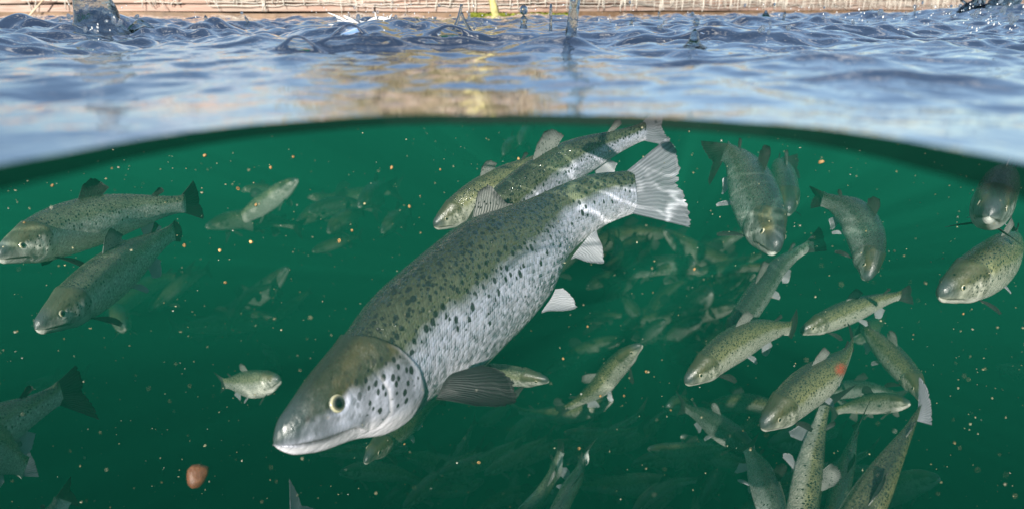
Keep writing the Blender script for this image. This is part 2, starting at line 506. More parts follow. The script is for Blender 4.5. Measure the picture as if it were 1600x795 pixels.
# ------------------------------------------------------------------ setting: water, haze, bed
EDGE_PX = [(-200, 300), (0, 257), (100, 240), (200, 222), (300, 206), (400, 194), (500, 186), (600, 180), (700, 177.5), (800, 177.5), (900, 179), (1000, 182), (1100, 187), (1200, 194), (1300, 204), (1400, 218), (1500, 236), (1600, 256), (1800, 300)]
ep = np.array([on_water(x, y)[:2] for x, y in EDGE_PX])
edge_az = np.arctan2(ep[:, 0], ep[:, 1])
edge_r = np.hypot(ep[:, 0], ep[:, 1])


def edge_radius(az):
    # in front the sheet ends along the glass; beside and behind the camera stays the dry well it is held in
    a0, a1 = edge_az[0], edge_az[-1]
    inside = np.interp(az, edge_az, edge_r)
    ye = np.where(az < 0, edge_r[0] * math.cos(a0), edge_r[-1] * math.cos(a1))
    aa = np.abs(az)
    out = np.minimum(np.where(aa < math.pi / 2, ye, 0.30) / np.maximum(np.abs(np.cos(aa)), 0.01), 1.1)
    return np.where((az < a0) | (az > a1), out, inside)


# (pixel x, pixel y, height m, half width across m, half depth m): single humps and dents raised by the splashes
HUMPS = [(466, 84, .012, .020, .010), (545, 82, .009, .060, .009), (548, 66, .012, .024, .012), (600, 72, .008, .05, .012), (700, 78, .007, .06, .009), (715, 60, .014, .05, .018),
         (200, 52, .010, .035, .03), (165, 52, .012, .04, .03), (310, 46, .012, .07, .04), (345, 48, .014, .07, .04), (100, 58, .010, .05, .03), (885, 80, .008, .035, .016), (1520, 32, .03, .22, .12), (1590, 34, .035, .2, .12),
         (1180, 40, .02, .08, .06), (130, 72, -.006, .05, .03), (640, 55, .008, .09, .03), (470, 46, .008, .12, .04), (880, 52, .010, .10, .04), (1090, 62, .010, .10, .04),
         (1130, 96, .004, .07, .012), (1270, 104, .004, .06, .012), (1420, 128, .003, .05, .010), (30, 53, .014, .05, .03)]
wr = np.random.default_rng(11)
WAVES = []
for lam0, lam1, slope, cnt in ((0.30, 0.7, 0.028, 10), (0.10, 0.28, 0.050, 16), (0.045, 0.10, 0.065, 24), (0.022, 0.045, 0.055, 24)):
    for _ in range(cnt):
        lam = math.exp(wr.uniform(math.log(lam0), math.log(lam1)))
        th = wr.normal(math.pi / 2, 0.9)
        k = 2 * math.pi / lam
        WAVES.append((k * math.cos(th), k * math.sin(th), wr.uniform(0, 6.28), slope * math.sqrt(2.0 / cnt) / k, lam))
RINGS = [on_water(165, 55)[:2], on_water(893, 78)[:2], on_water(1083, 76)[:2], on_water(590, 52)[:2], on_water(1260, 100)[:2], on_water(400, 120)[:2]]


def water_z(x, y):
    r = np.hypot(x, y)
    z = np.zeros_like(x)
    warp = 0.03 * np.sin(3.1 * x + 1.7 * y) + 0.02 * np.sin(5.3 * y - 2.2 * x)
    for kx, ky, ph, a, lam in WAVES:
        fade = np.clip(1.25 - r * 0.008 / lam, 0, 1)             # the shortest ripples are left out far away
        z += a * fade * np.sin(kx * (x + warp) + ky * (y - warp) + ph)
    chop = 1.0 + 1.9 * smooth(0.55, 1.2, r)
    for i, (cx, cy_) in enumerate(RINGS):
        d = np.hypot(x - cx, y - cy_)
        z += 0.0011 * np.sin(d * 2 * math.pi / (0.045 + 0.01 * i) + i) * np.exp(-d / 0.22) * smooth(0.0, 0.03, d)
    e = edge_radius(np.arctan2(x, y))
    z *= chop * (0.12 + 0.88 * smooth(0.0, 0.16, r - e))
    for px, py, hh, sx, sy in HUMPS:
        c = on_water(px, py)
        z += 1.4 * hh * np.exp(-((x - c[0]) / sx) ** 2 - ((y - c[1]) / sy) ** 2)
    return z


def build_water():
    a_f = np.concatenate([np.linspace(-1.48, -0.8, 160)[:-1], np.linspace(-0.8, 0.8, 860), np.linspace(0.8, 1.48, 160)[1:]])
    a_b = np.linspace(1.48, 2 * math.pi - 1.48, 110)[1:-1]
    az = np.concatenate([a_f, a_b])
    azw = (az + math.pi) % (2 * math.pi) - math.pi
    e = edge_radius(azw)
    t = np.linspace(0, 1, 900)
    rel = np.exp(t * math.log(14.0 / 0.2))                       # 1 .. 70
    rad = e[:, None] + 0.2 * (rel[None, :] - 1)
    X = rad * np.sin(az)[:, None]; Y = rad * np.cos(az)[:, None]
    Z = water_z(X.ravel(), Y.ravel()).reshape(X.shape)
    n, m = X.shape
    V = np.stack([X, Y, Z], -1).reshape(-1, 3)
    i = np.arange(n)[:, None]; j = np.arange(m - 1)[None, :]; i2 = (i + 1) % n
    nf_ = len(a_f)
    Fc = np.stack([i * m + j, i * m + j + 1, i2 * m + j + 1, i2 * m + j], -1).reshape(-1, 4)
    # the meniscus: the sheet's end curls down; its refracted dark is painted near black
    side = np.abs(azw) / 0.7
    lip_h = 0.0038 + 0.0032 * np.clip(side, 0, 1) ** 2 + 0.0026 * smooth(0.25, 0.7, azw)
    q = np.linspace(0, 1, 7)
    lip_h = np.where(np.abs(azw) > 0.72, 0.0012, lip_h)
    lx = []
    for k in q[1:]:
        rr = e - lip_h * 0.35 * math.sin(k * math.pi / 2)
        zz = Z[:, 0] - lip_h * (1 - math.cos(k * math.pi / 2)) * 1.0
        lx.append(np.stack([rr * np.sin(az), rr * np.cos(az), zz], -1))
    L = np.stack([V.reshape(n, m, 3)[:, 0]] + lx, 1)
    off = len(V)
    mm = L.shape[1]
    j = np.arange(mm - 1)[None, :]
    i = np.arange(nf_ - 1)[:, None]; i2 = i + 1
    Fl = np.stack([i * mm + j, i2 * mm + j, i2 * mm + j + 1, i * mm + j + 1], -1).reshape(-1, 4) + off
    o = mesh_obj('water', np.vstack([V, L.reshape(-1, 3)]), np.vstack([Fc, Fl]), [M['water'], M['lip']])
    mi = np.zeros(len(o.data.polygons), np.int32); mi[len(Fc):] = 1
    o.data.polygons.foreach_set('material_index', mi)
    tag(o, kind='structure')
    return o


build_water()

# the murky green water under the surface
n = N('murky_water')
pv = n.node('ShaderNodeVolumePrincipled')
pv.inputs['Color'].default_value = (0.012, 0.235, 0.140, 1)
pv.inputs['Density'].default_value = 0.30
pv.inputs['Anisotropy'].default_value = 0.0
n.t.links.new(pv.outputs[0], n.out.inputs['Volume'])
BED_Z = -4.6
hz = MB().box((0, 4.0, (-0.06 + BED_Z - 1.0) / 2), (34, 34, abs(BED_Z - 1.0) - 0.06)).build('haze', n.m, None, False)
tag(hz, kind='stuff')

n = N('bed_silt')
f, _ = n.noise(n.obj(), 1.5, 5, 0.6)
pr = n.principled(Roughness=0.95)
n.set(pr.inputs['Base Color'], n.ramp(f, [(0.3, (0.012, 0.014, 0.010)), (0.7, (0.030, 0.032, 0.022))]))
bedm = n.surf(pr.outputs[0])
gx = np.linspace(-1, 1, 41); gx = np.sign(gx) * np.abs(gx) ** 3 * 400
X, Y = np.meshgrid(gx, gx, indexing='ij')
Z = BED_Z + 0.15 * np.sin(X * 0.7) * np.sin(Y * 0.9 + 1) * np.exp(-(X**2 + Y**2) / 900)
bed = mesh_obj('lake_bed', np.stack([X, Y, Z], -1).reshape(-1, 3), grid_faces(41, 41)[:, ::-1], bedm)
tag(bed, kind='structure')

# ------------------------------------------------------------------ fish
PROF_S = [0, .012, .035, .07, .11, .16, .21, .28, .36, .45, .55, .65, .75, .84, .91, .96, 1.0]
PROF_H = [.22, .27, .36, .50, .63, .77, .86, .94, .99, 1.0, .95, .83, .67, .51, .42, .39, .43]     # of the greatest height
PROF_W = [.60, .66, .70, .70, .68, .66, .64, .62, .61, .60, .58, .54, .48, .41, .32, .23, .05]       # width : height
GV = [0, .10, .22, .35, .5, .64, .76, .86, 1.0]
GS = [.160, .164, .182, .203, .216, .213, .192, .160, .135]


class Fish:
    def __init__(self, pts, hmax=None, up=(0, 0, 1), roll=0.0, ns=110, nt=44, prof=None, detail=1, girth=0.205):
        P = np.array([unproj(*p) for p in pts])
        n = len(P)
        ext = np.vstack([2 * P[0] - P[1], P, 2 * P[-1] - P[-2]])
        dense = []
        for k in range(n - 1):
            p0, p1, p2, p3 = ext[k:k + 4]
            for t in np.linspace(0, 1, 60, endpoint=(k == n - 2)):
                dense.append(0.5 * (2 * p1 + (p2 - p0) * t + (2 * p0 - 5 * p1 + 4 * p2 - p3) * t * t + (3 * p1 - p0 - 3 * p2 + p3) * t**3))
        dense = np.array(dense)
        acc = np.concatenate([[0], np.cumsum(np.linalg.norm(np.diff(dense, axis=0), axis=1))])
        self.L = acc[-1]
        self.dense, self.acc = dense, acc / acc[-1]
        if prof is not None:                                # half heights measured at the control points
            ctrl_s = self.acc[[min(k * 60, len(acc) - 1) for k in range(n)]]
            self.prof = (ctrl_s, np.array(prof))
        else:
            hm = hmax if hmax else girth * self.L
            self.prof = (np.array(PROF_S), np.array(PROF_H) * hm / 2)
        self.up, self.roll = np.array(up, float), roll
        self.ns, self.nt, self.detail = ns, nt, detail

    def h(self, s):
        q = np.clip(np.asarray(s, float) / 0.022, 0, 1)
        return cubic(self.prof[0], self.prof[1], s) * np.sqrt(np.clip(1 - (1 - q) ** 2, 0, 1)) + 1e-5
    def wr(self, s): return cubic(PROF_S, PROF_W, s)

    def frame(self, s):
        s = np.atleast_1d(np.asarray(s, float))
        sp = lambda q: np.stack([np.interp(q, self.acc, self.dense[:, i]) for i in range(3)], -1)
        sc_ = np.clip(s, 0, 1)
        P = sp(sc_)
        e = 0.03
        T = sp(np.clip(sc_ + e, 0, 1)) - sp(np.clip(sc_ - e, 0, 1))
        T /= np.linalg.norm(T, axis=1, keepdims=True)
        P = P + T * ((s - sc_) * self.L)[:, None]
        D = self.up[None, :] - (T @ self.up)[:, None] * T
        D /= np.linalg.norm(D, axis=1, keepdims=True)
        S = np.cross(T, D)                                   # fish's own side, + = its left when T runs nose to tail
        c, q = math.cos(self.roll), math.sin(self.roll)
        D, S = D * c + S * q, S * c - D * q
        return P, T, D, S

    def disp(self, s, v):
        """relief of the head, in fish lengths"""
        g = np.interp(v, GV, GS)
        d = 0.0056 / (1 + np.exp(np.clip((s - g) / 0.0016, -50, 50))) * smooth(0.10, 0.19, s) * smooth(1.0, 0.85, v) 
        pre = g - 0.058
        d -= 0.0020 * np.exp(-((s - pre) / 0.0032) ** 2) * smooth(0.25, 0.4, v) * smooth(0.9, 0.75, v)
        vm = 0.60 + 0.9 * s + 0.05 * smooth(0.092, 0.118, s)
        m = smooth(0.118, 0.104, s) * smooth(0.0, 0.006, s)
        d -= 0.0055 * np.exp(-((v - vm) / 0.017) ** 2) * m
        d += 0.0028 * np.exp(-((v - vm + 0.055) / 0.04) ** 2) * m * smooth(0.02, 0.05, s)
        d -= 0.0016 * smooth(0.0, 0.05, v - vm) * m * smooth(0.9, 0.75, v)
        d -= 0.0016 * np.exp(-((s - 0.125) / 0.004) ** 2 - ((v - vm + 0.03) / 0.06) ** 2)
        rr = np.hypot((s - EYE_S) / 0.017, (v - EYE_V) / 0.085)
        d += 0.0016 * np.exp(-((rr - 1.05) / 0.25) ** 2) - 0.002 * np.exp(-(rr / 0.8) ** 2)
        return d

    def body(self):
        ns, nt = self.ns, self.nt
        t = np.linspace(0, 1, ns)
        s = 0.30 * t + 0.70 * t * t - 0.0 * t
        s[0] = 0.0002
        th = np.linspace(0, 2 * math.pi, nt, endpoint=False)
        P, T, D, S = self.frame(s)
        H, W = self.h(s), self.h(s) * self.wr(s)
        ct, st = np.cos(th), np.sin(th)
        ex = 0.92
        yy = np.sign(ct) * np.abs(ct) ** ex; xx = np.sign(st) * np.abs(st) ** ex
        v = np.abs(((th + math.pi) % (2 * math.pi)) - math.pi) / math.pi
        sg = np.broadcast_to(s[:, None], (ns, nt)); vg = np.broadcast_to(v[None, :], (ns, nt))
        keel = 1.0 - 0.10 * smooth(0.55, 1.0, vg)            # the belly is a little narrower than the back
        off = D[:, None] * (H[:, None] * yy[None])[..., None] + S[:, None] * (W[:, None] * xx[None] * keel)[..., None]
        nrm = off / (np.linalg.norm(off, axis=-1, keepdims=True) + 1e-9)
        V = P[:, None] + off
        if self.detail:
            V = V + nrm * (self.disp(sg, vg) * self.L)[..., None]
        V = V.reshape(-1, 3)
        nose = P[0] - T[0] * 0.003 * self.L
        tail = P[-1]
        V = np.vstack([V, nose, tail])
        f = grid_faces(ns, nt, True).tolist()
        a, b = ns * nt, ns * nt + 1
        f += [[a, (j + 1) % nt, j] for j in range(nt)] + [[b, (ns - 1) * nt + j, (ns - 1) * nt + (j + 1) % nt] for j in range(nt)]
        g = np.interp(vg, GV, GS)
        wd_ = 0.002 + 0.022 * smooth(0.36, 0.12, vg)
        head = 1 - smooth(-1, 1, (sg - g) / wd_)
        vm = 0.60 + 0.9 * sg + 0.05 * smooth(0.092, 0.118, sg)
        mouth = np.exp(-((vg - vm) / (0.013 + 0.020 * smooth(0.012, 0.03, sg) * smooth(0.10, 0.07, sg))) ** 2) * smooth(0.115, 0.10, sg)
        nos = np.exp(-(((sg - 0.042) / 0.0035) ** 2 + ((vg - 0.36) / 0.03) ** 2))
        mouth = np.maximum(mouth, 0.8 * nos)
        edge = 0.5 * np.exp(-((sg - g + 0.004) / 0.0035) ** 2) * smooth(0.28, 0.45, vg) + 0.75 * np.exp(-((sg - g + 0.058) / 0.0022) ** 2) * smooth(0.38, 0.5, vg) * smooth(0.85, 0.7, vg)
        hl = (H / self.L)[:, None]
        U = np.stack([sg + np.where(th[None] > math.pi, 5.0, 0.0), vg * hl * 2.6 + 0 * sg], -1)
        ex_ = lambda q, a0, b0: np.concatenate([np.broadcast_to(q, (ns, nt)).ravel(), [a0, b0]])
        at = dict(s=ex_(sg, 0, 1), v=ex_(vg, .5, .5), head=ex_(head, 1, 0), mouth=ex_(mouth, 0, 0), edge=ex_(edge, 0, 0))
        uv = np.vstack([U.reshape(-1, 2), [[0, 0], [1, 0]]])
        self.vg, self.sg, self.th = vg, sg, th
        return V, f, at, uv

    def surf(self, s, v, side):
        """a point on the skin with its outward direction"""
        P, T, D, S = (q[0] for q in self.frame(s))
        H = float(self.h(s)); W = H * float(self.wr(s))
        c, q = math.cos(v * math.pi), math.sin(v * math.pi) * side
        o = D * H * np.sign(c) * abs(c) ** .92 + S * W * np.sign(q) * abs(q) ** .92
        nn = D * c * W + S * q * H
        return P + o, nn / np.linalg.norm(nn), T, D, S


EYE_S, EYE_V = 0.083, 0.41


def fin_mesh(base, tip, thick, curl=None, nl=10, nr=31, wav=0.0, round_=0.0):
    """thin closed fan: base and tip are polylines (root to trailing edge); curl bends it sideways"""
    base, tip = np.array(base, float), np.array(tip, float)
    u = np.linspace(0, 1, nr)
    ip = lambda A: np.stack([cubic(np.linspace(0, 1, len(A)), A[:, i], u) for i in range(3)], -1)
    B, Tp = ip(base), ip(tip)
    nn = np.cross(Tp[-1] - Tp[0] + (B[-1] - B[0]), (Tp - B).mean(0)); nn /= np.linalg.norm(nn) + 1e-12
    t = np.linspace(0, 1, nl)
    G = B[:, None] + (Tp - B)[:, None] * t[None, :, None]
    size = np.linalg.norm((Tp - B), axis=1).mean()
    ridge = np.sin(u * 2 * math.pi * 19) * 0.12
    if wav: G = G + nn * (wav * size * np.sin(u * 7 + 1)[:, None] * t[None, :] ** 2)[..., None]
    if curl: G = G + nn * (curl * size * t[None, :] ** 2 * np.ones((nr, 1)))[..., None]
    # ragged trailing edge
    rag = rng.normal(0, 0.016, nr) - 0.05 * (rng.random(nr) < 0.08)
    G[:, -1] += (Tp - B) * rag[:, None]
    tk = thick * (1 - 0.82 * t)[None, :] * (1 + ridge[:, None])
    tk = tk * (0.25 + 0.75 * np.sin(np.clip(u, .03, .97) * math.pi)[:, None] ** .5)
    A1 = (G + nn * tk[..., None]).reshape(-1, 3); A2 = (G - nn * tk[..., None]).reshape(-1, 3)
    f1 = grid_faces(nr, nl); f2 = f1[:, ::-1] + nr * nl
    N_ = nr * nl
    ring = [i * nl for i in range(nr)] + [(nr - 1) * nl + j for j in range(1, nl)] + [i * nl + nl - 1 for i in range(nr - 2, -1, -1)] + [j for j in range(nl - 2, 0, -1)]
    rim = [[ring[k], ring[(k + 1) % len(ring)], ring[(k + 1) % len(ring)] + N_, ring[k] + N_][::-1] for k in range(len(ring))]
    uv1 = np.stack([np.broadcast_to(u[:, None], (nr, nl)), np.broadcast_to(t[None], (nr, nl))], -1).reshape(-1, 2)
    return np.vstack([A1, A2]), f1.tolist() + f2.tolist() + rim, np.vstack([uv1, uv1])


def px_fin(rays, thick, **k):
    """rays: list of (base pixel+range, tip pixel+range)"""
    return fin_mesh([unproj(*a) for a, _ in rays], [unproj(*b) for _, b in rays], thick, **k)


def std_fins(F_, tail=None, spread=1.0, pect=1.0, dorsal_h=0.78, skip=()):
    """the fins of a fish as {(name, material key): mesh}, in order"""
    L = F_.L
    tk = 0.0032 * L
    out = []
    def ridge_fin(s0, s1, up_, tips, key, name, sgn):
        base, tp = [], []
        for k, (ds, hh) in enumerate(tips):
            q = k / (len(tips) - 1)
            s = s0 + (s1 - s0) * q
            P, T, D, S = (a[0] for a in F_.frame(s))
            H = float(F_.h(s))
            b = P + D * sgn * H * 0.90
            base.append(b); tp.append(P + D * sgn * (H + hh * L) + T * ds * L)
        out.append((name, key, fin_mesh(base, tp, tk, wav=0.06)))
    if 'dorsal' not in skip:
        ridge_fin(.43, .545, 1, [(0.035, .070 * dorsal_h), (0.055, .098 * dorsal_h), (0.065, .082 * dorsal_h), (0.055, .058 * dorsal_h), (0.048, .034 * dorsal_h)], 'dorsal', 'dorsal_fin', 1)
    if 'adipose' not in skip:
        ridge_fin(.80, .83, 1, [(0.025, .016), (0.038, .034), (0.05, .030), (0.045, .014)], 'adipose', 'adipose_fin', 1)
    if 'anal' not in skip:
        ridge_fin(.725, .80, 1, [(0.030, .065), (0.045, .085), (0.050, .062), (0.050, .035)], 'anal', 'anal_fin', -1)
    for side in (1, -1):
        for nm, s0, s1, v, ln, sw, key in (('pectoral_fin', .215, .235, .80, .125 * pect, .75, 'pectoral'), ('pelvic_fin', .545, .575, .90, .078, .75, 'pelvic')):
            if key in skip or (key, side) in skip: continue
            base, tp = [], []
            for k, (q, l) in enumerate(((0, .92), (.3, 1.0), (.65, .82), (1, .5))):
                P, nn, T, D, S = F_.surf(s0 + (s1 - s0) * q, v + 0.05 * q, side)
                lat = S * side
                dr = T * (sw - 0.10 * (1 - q) * spread + 0.12 * q) + lat * 0.55 * spread * (1 - .45 * q) - D * (0.55 - 0.25 * q)
                dr /= np.linalg.norm(dr)
                base.append(P - nn * 0.004 * L); tp.append(P + dr * ln * l * L + T * 0.02 * L * q)
            out.append((nm, key, fin_mesh(base, tp, tk * .9, curl=0.08 * side)))
    if 'tail' not in skip:
        P, T, D, S = (a[0] for a in F_.frame(0.972))
        H = float(F_.h(0.972))
        ks = np.linspace(-1, 1, 9)
        base = [P + D * k * H * 0.9 for k in ks]
        if tail:
            (ux, uy, ud), (mx, my, md), (lx, ly, ld) = tail
            U, Mi, Lo = unproj(ux, uy, ud), unproj(mx, my, md), unproj(lx, ly, ld)
            tp = []
            for k in ks:
                E = U if k > 0 else Lo
                a = abs(k)
                q = Mi * (1 - a) + E * a
                out_dir = (E - P); 
                q = q + (q - P) * 0.10 * math.sin(a * math.pi)      # the lobes bulge a little
                tp.append(q)
        else:
            tp = [P + T * L * (0.095 + 0.075 * abs(k) ** 1.4) + D * k * (0.125 * L) for k in ks]
        out.append(('tail_fin', 'tail', fin_mesh(base, tp, tk * 1.3, nl=14, nr=61, wav=0.03)))
    return out


def eye_mesh(c, nrm, up, r):
    nrm = nrm / np.linalg.norm(nrm)
    a = np.cross(up, nrm); a /= np.linalg.norm(a); b = np.cross(nrm, a)
    n, m = 14, 28
    ph = np.linspace(0, math.pi * 0.5, n); al = np.linspace(0, 2 * math.pi, m, endpoint=False)
    V = (c + nrm * (r * 0.42 * np.cos(ph))[:, None, None] + (r * np.sin(ph))[:, None, None] * (a * np.cos(al)[:, None] + b * np.sin(al)[:, None])[None])
    rad = np.broadcast_to(np.sin(ph)[:, None], (n, m)).ravel()
    return V.reshape(-1, 3), grid_faces(n, m, True).tolist(), rad


FINKEY_BRIGHT = dict(dorsal='fin_spot', adipose='fin_spot', anal='fin_pale', pectoral='fin_dark', pelvic='fin_pale', tail='fin_tail')
FINKEY_DARK = dict(dorsal='fin_black', adipose='fin_black', anal='fin_pale', pectoral='fin_dark', pelvic='fin_pale', tail='fin_black')
FINKEY_GREY = dict(dorsal='fin_spot', adipose='fin_dark', anal='fin_pale', pectoral='fin_dark', pelvic='fin_pale', tail='fin_dark')


def make_fish(label, group, pts, hpx=None, skin='skin_silver', fins=FINKEY_GREY, lod=1, tail=None, skip=(), wound=None, name='salmon', extra=None, eyes=(1, -1), **k):
    fin_kw = {q: k.pop(q) for q in ('spread', 'pect', 'dorsal_h') if q in k}
    hm = None
    if hpx:
        dm = pts[len(pts) // 2][2]
        hm = hpx * dm / F
    ns, nt, det = {0: (430, 176, 1), 1: (130, 60, 1), 2: (56, 28, 0)}[lod]
    fi = Fish(pts, hm, ns=ns, nt=nt, detail=det, **k)
    V, f, at, uv = fi.body()
    if wound:
        d = np.linalg.norm(proj(V) - np.array(wound[:2]), axis=1)
        at['wound'] = np.exp(-(d / 9.5) ** 4)
    fl = std_fins(fi, tail, skip=skip, **fin_kw)
    if extra: fl += extra
    c = fi.frame(0.45)[0][0]
    if lod == 2:                                            # too faint and small for parts: one mesh
        mats = [M[skin], M[fins['tail']], M['fin_faint']]
        VV, FF, UU, mi = [V], list(f), [uv], [0] * len(f)
        off = len(V)
        for nm, key, (fv, ff, fu) in fl:
            VV.append(fv); FF += [[i + off for i in q] for q in ff]; UU.append(fu); mi += [1 if key in ('tail', 'dorsal', 'adipose') else 2] * len(ff)
            off += len(fv)
        n_add = off - len(V)
        at = {q: np.concatenate([a, np.zeros(n_add)]) for q, a in at.items()}
        o = mesh_obj(name, np.vstack(VV) - c, FF, mats, None, True, at, np.vstack(UU))
        o.data.polygons.foreach_set('material_index', np.array(mi, np.int32))
        o.location = c
        tag(o, label, 'fish', group)
        return fi, o
    root = empty(name, c)
    tag(root, label, 'fish', group)
    parent_keep(mesh_obj('body', V, f, M[skin], None, True, at, uv), root)
    for nm, key, (fv, ff, fu) in fl:
        parent_keep(mesh_obj(nm, fv, ff, M[fins[key]], None, True, None, fu), root)
    for side in eyes:
        P, nn, T, D, S = fi.surf(EYE_S, EYE_V, side)
        r = 0.0130 * fi.L
        ev, ef, rad = eye_mesh(P - nn * r * 0.12, nn, D, r)
        e = parent_keep(mesh_obj('eye', ev, ef, M['eye'], None, True, dict(rad=rad)), root)
        pv_, pf, pr_ = eye_mesh(P + nn * r * 0.185, nn, D, r * 0.47)
        parent_keep(mesh_obj('pupil', pv_, pf, M['pupil'], None, True), e)
    return fi, root


G_NEAR = 'salmon swimming in the clear near water'
G_FAR = 'faint salmon fading into the green water'

# ---- the big one in front
hero_pts = [(428.5, 693.5, .700), (451.9, 679.8, .705), (485.7, 658.9, .715), (530.9, 624.5, .735), (590.7, 587.2, .765), (641.9, 534.6, .80), (702.1, 492.1, .85), (759.0, 442.6, .905), (818.0, 399.6, .965), (870.0, 349.5, 1.03), (927.5, 316.0, 1.085), (972.5, 303.5, 1.125), (994.0, 299.0, 1.145)]
hero_h = [.0118, .0205, .0320, .0454, .0630, .0730, .0846, .0865, .0759, .0525, .0435, .0370, .0345]       # half heights in metres
HERO_ROLL = R(-14)
hero_extra = [
    ('dorsal_fin', 'dorsal', px_fin([((735, 362, .925), (746, 298, .94)), ((752, 352, .94), (762, 289, .95)), ((770, 344, .955), (781, 305, .965)), ((790, 336, .97), (795, 318, .98)), ((812, 326, .99), (822, 320, .995))], .0018, wav=.05)),
    ('adipose_fin', 'adipose', px_fin([((893, 298, 1.08), (905, 282, 1.085)), ((905, 296, 1.085), (918, 275, 1.09)), ((918, 292, 1.09), (932, 279, 1.10)), ((930, 288, 1.095), (938, 284, 1.10))], .0018)),
    ('anal_fin', 'anal', px_fin([((892, 405, 1.0), (900, 401, .985)), ((902, 392, 1.01), (921, 409, .985)), ((912, 380, 1.02), (944, 412, .99)), ((922, 368, 1.03), (942, 388, 1.0)), ((932, 360, 1.04), (934, 368, 1.02))], .0016, wav=.04)),
    ('pelvic_fin', 'pelvic', px_fin([((846, 488, .895), (856, 486, .885)), ((852, 480, .90), (880, 486, .885)), ((858, 472, .905), (901, 480, .89)), ((864, 462, .91), (893, 463, .90)), ((868, 452, .915), (880, 451, .91))], .0016, curl=-.05)),
    ('pectoral_fin', 'pectoral', px_fin([((682, 622, .735), (745, 630, .70)), ((686, 614, .735), (785, 630, .715)), ((690, 606, .735), (807, 620, .735)), ((694, 598, .737), (800, 592, .75)), ((700, 590, .74), (780, 574, .765)), ((706, 584, .745), (755, 566, .77))], .0019, curl=.05, nr=46, nl=14)),
]
make_fish('large bright silver salmon with black spotted back, biggest and nearest of the shoal', G_NEAR, hero_pts, skin='skin_hero', fins=FINKEY_BRIGHT, lod=0, prof=hero_h, extra=hero_extra, name='salmon',
          skip=('dorsal', 'adipose', 'anal', ('pectoral', 1), ('pelvic', 1), ('pectoral', -1), ('pelvic', -1)), tail=((1047, 213, 1.20), (1056, 288, 1.235), (1079, 355, 1.21)), roll=HERO_ROLL)

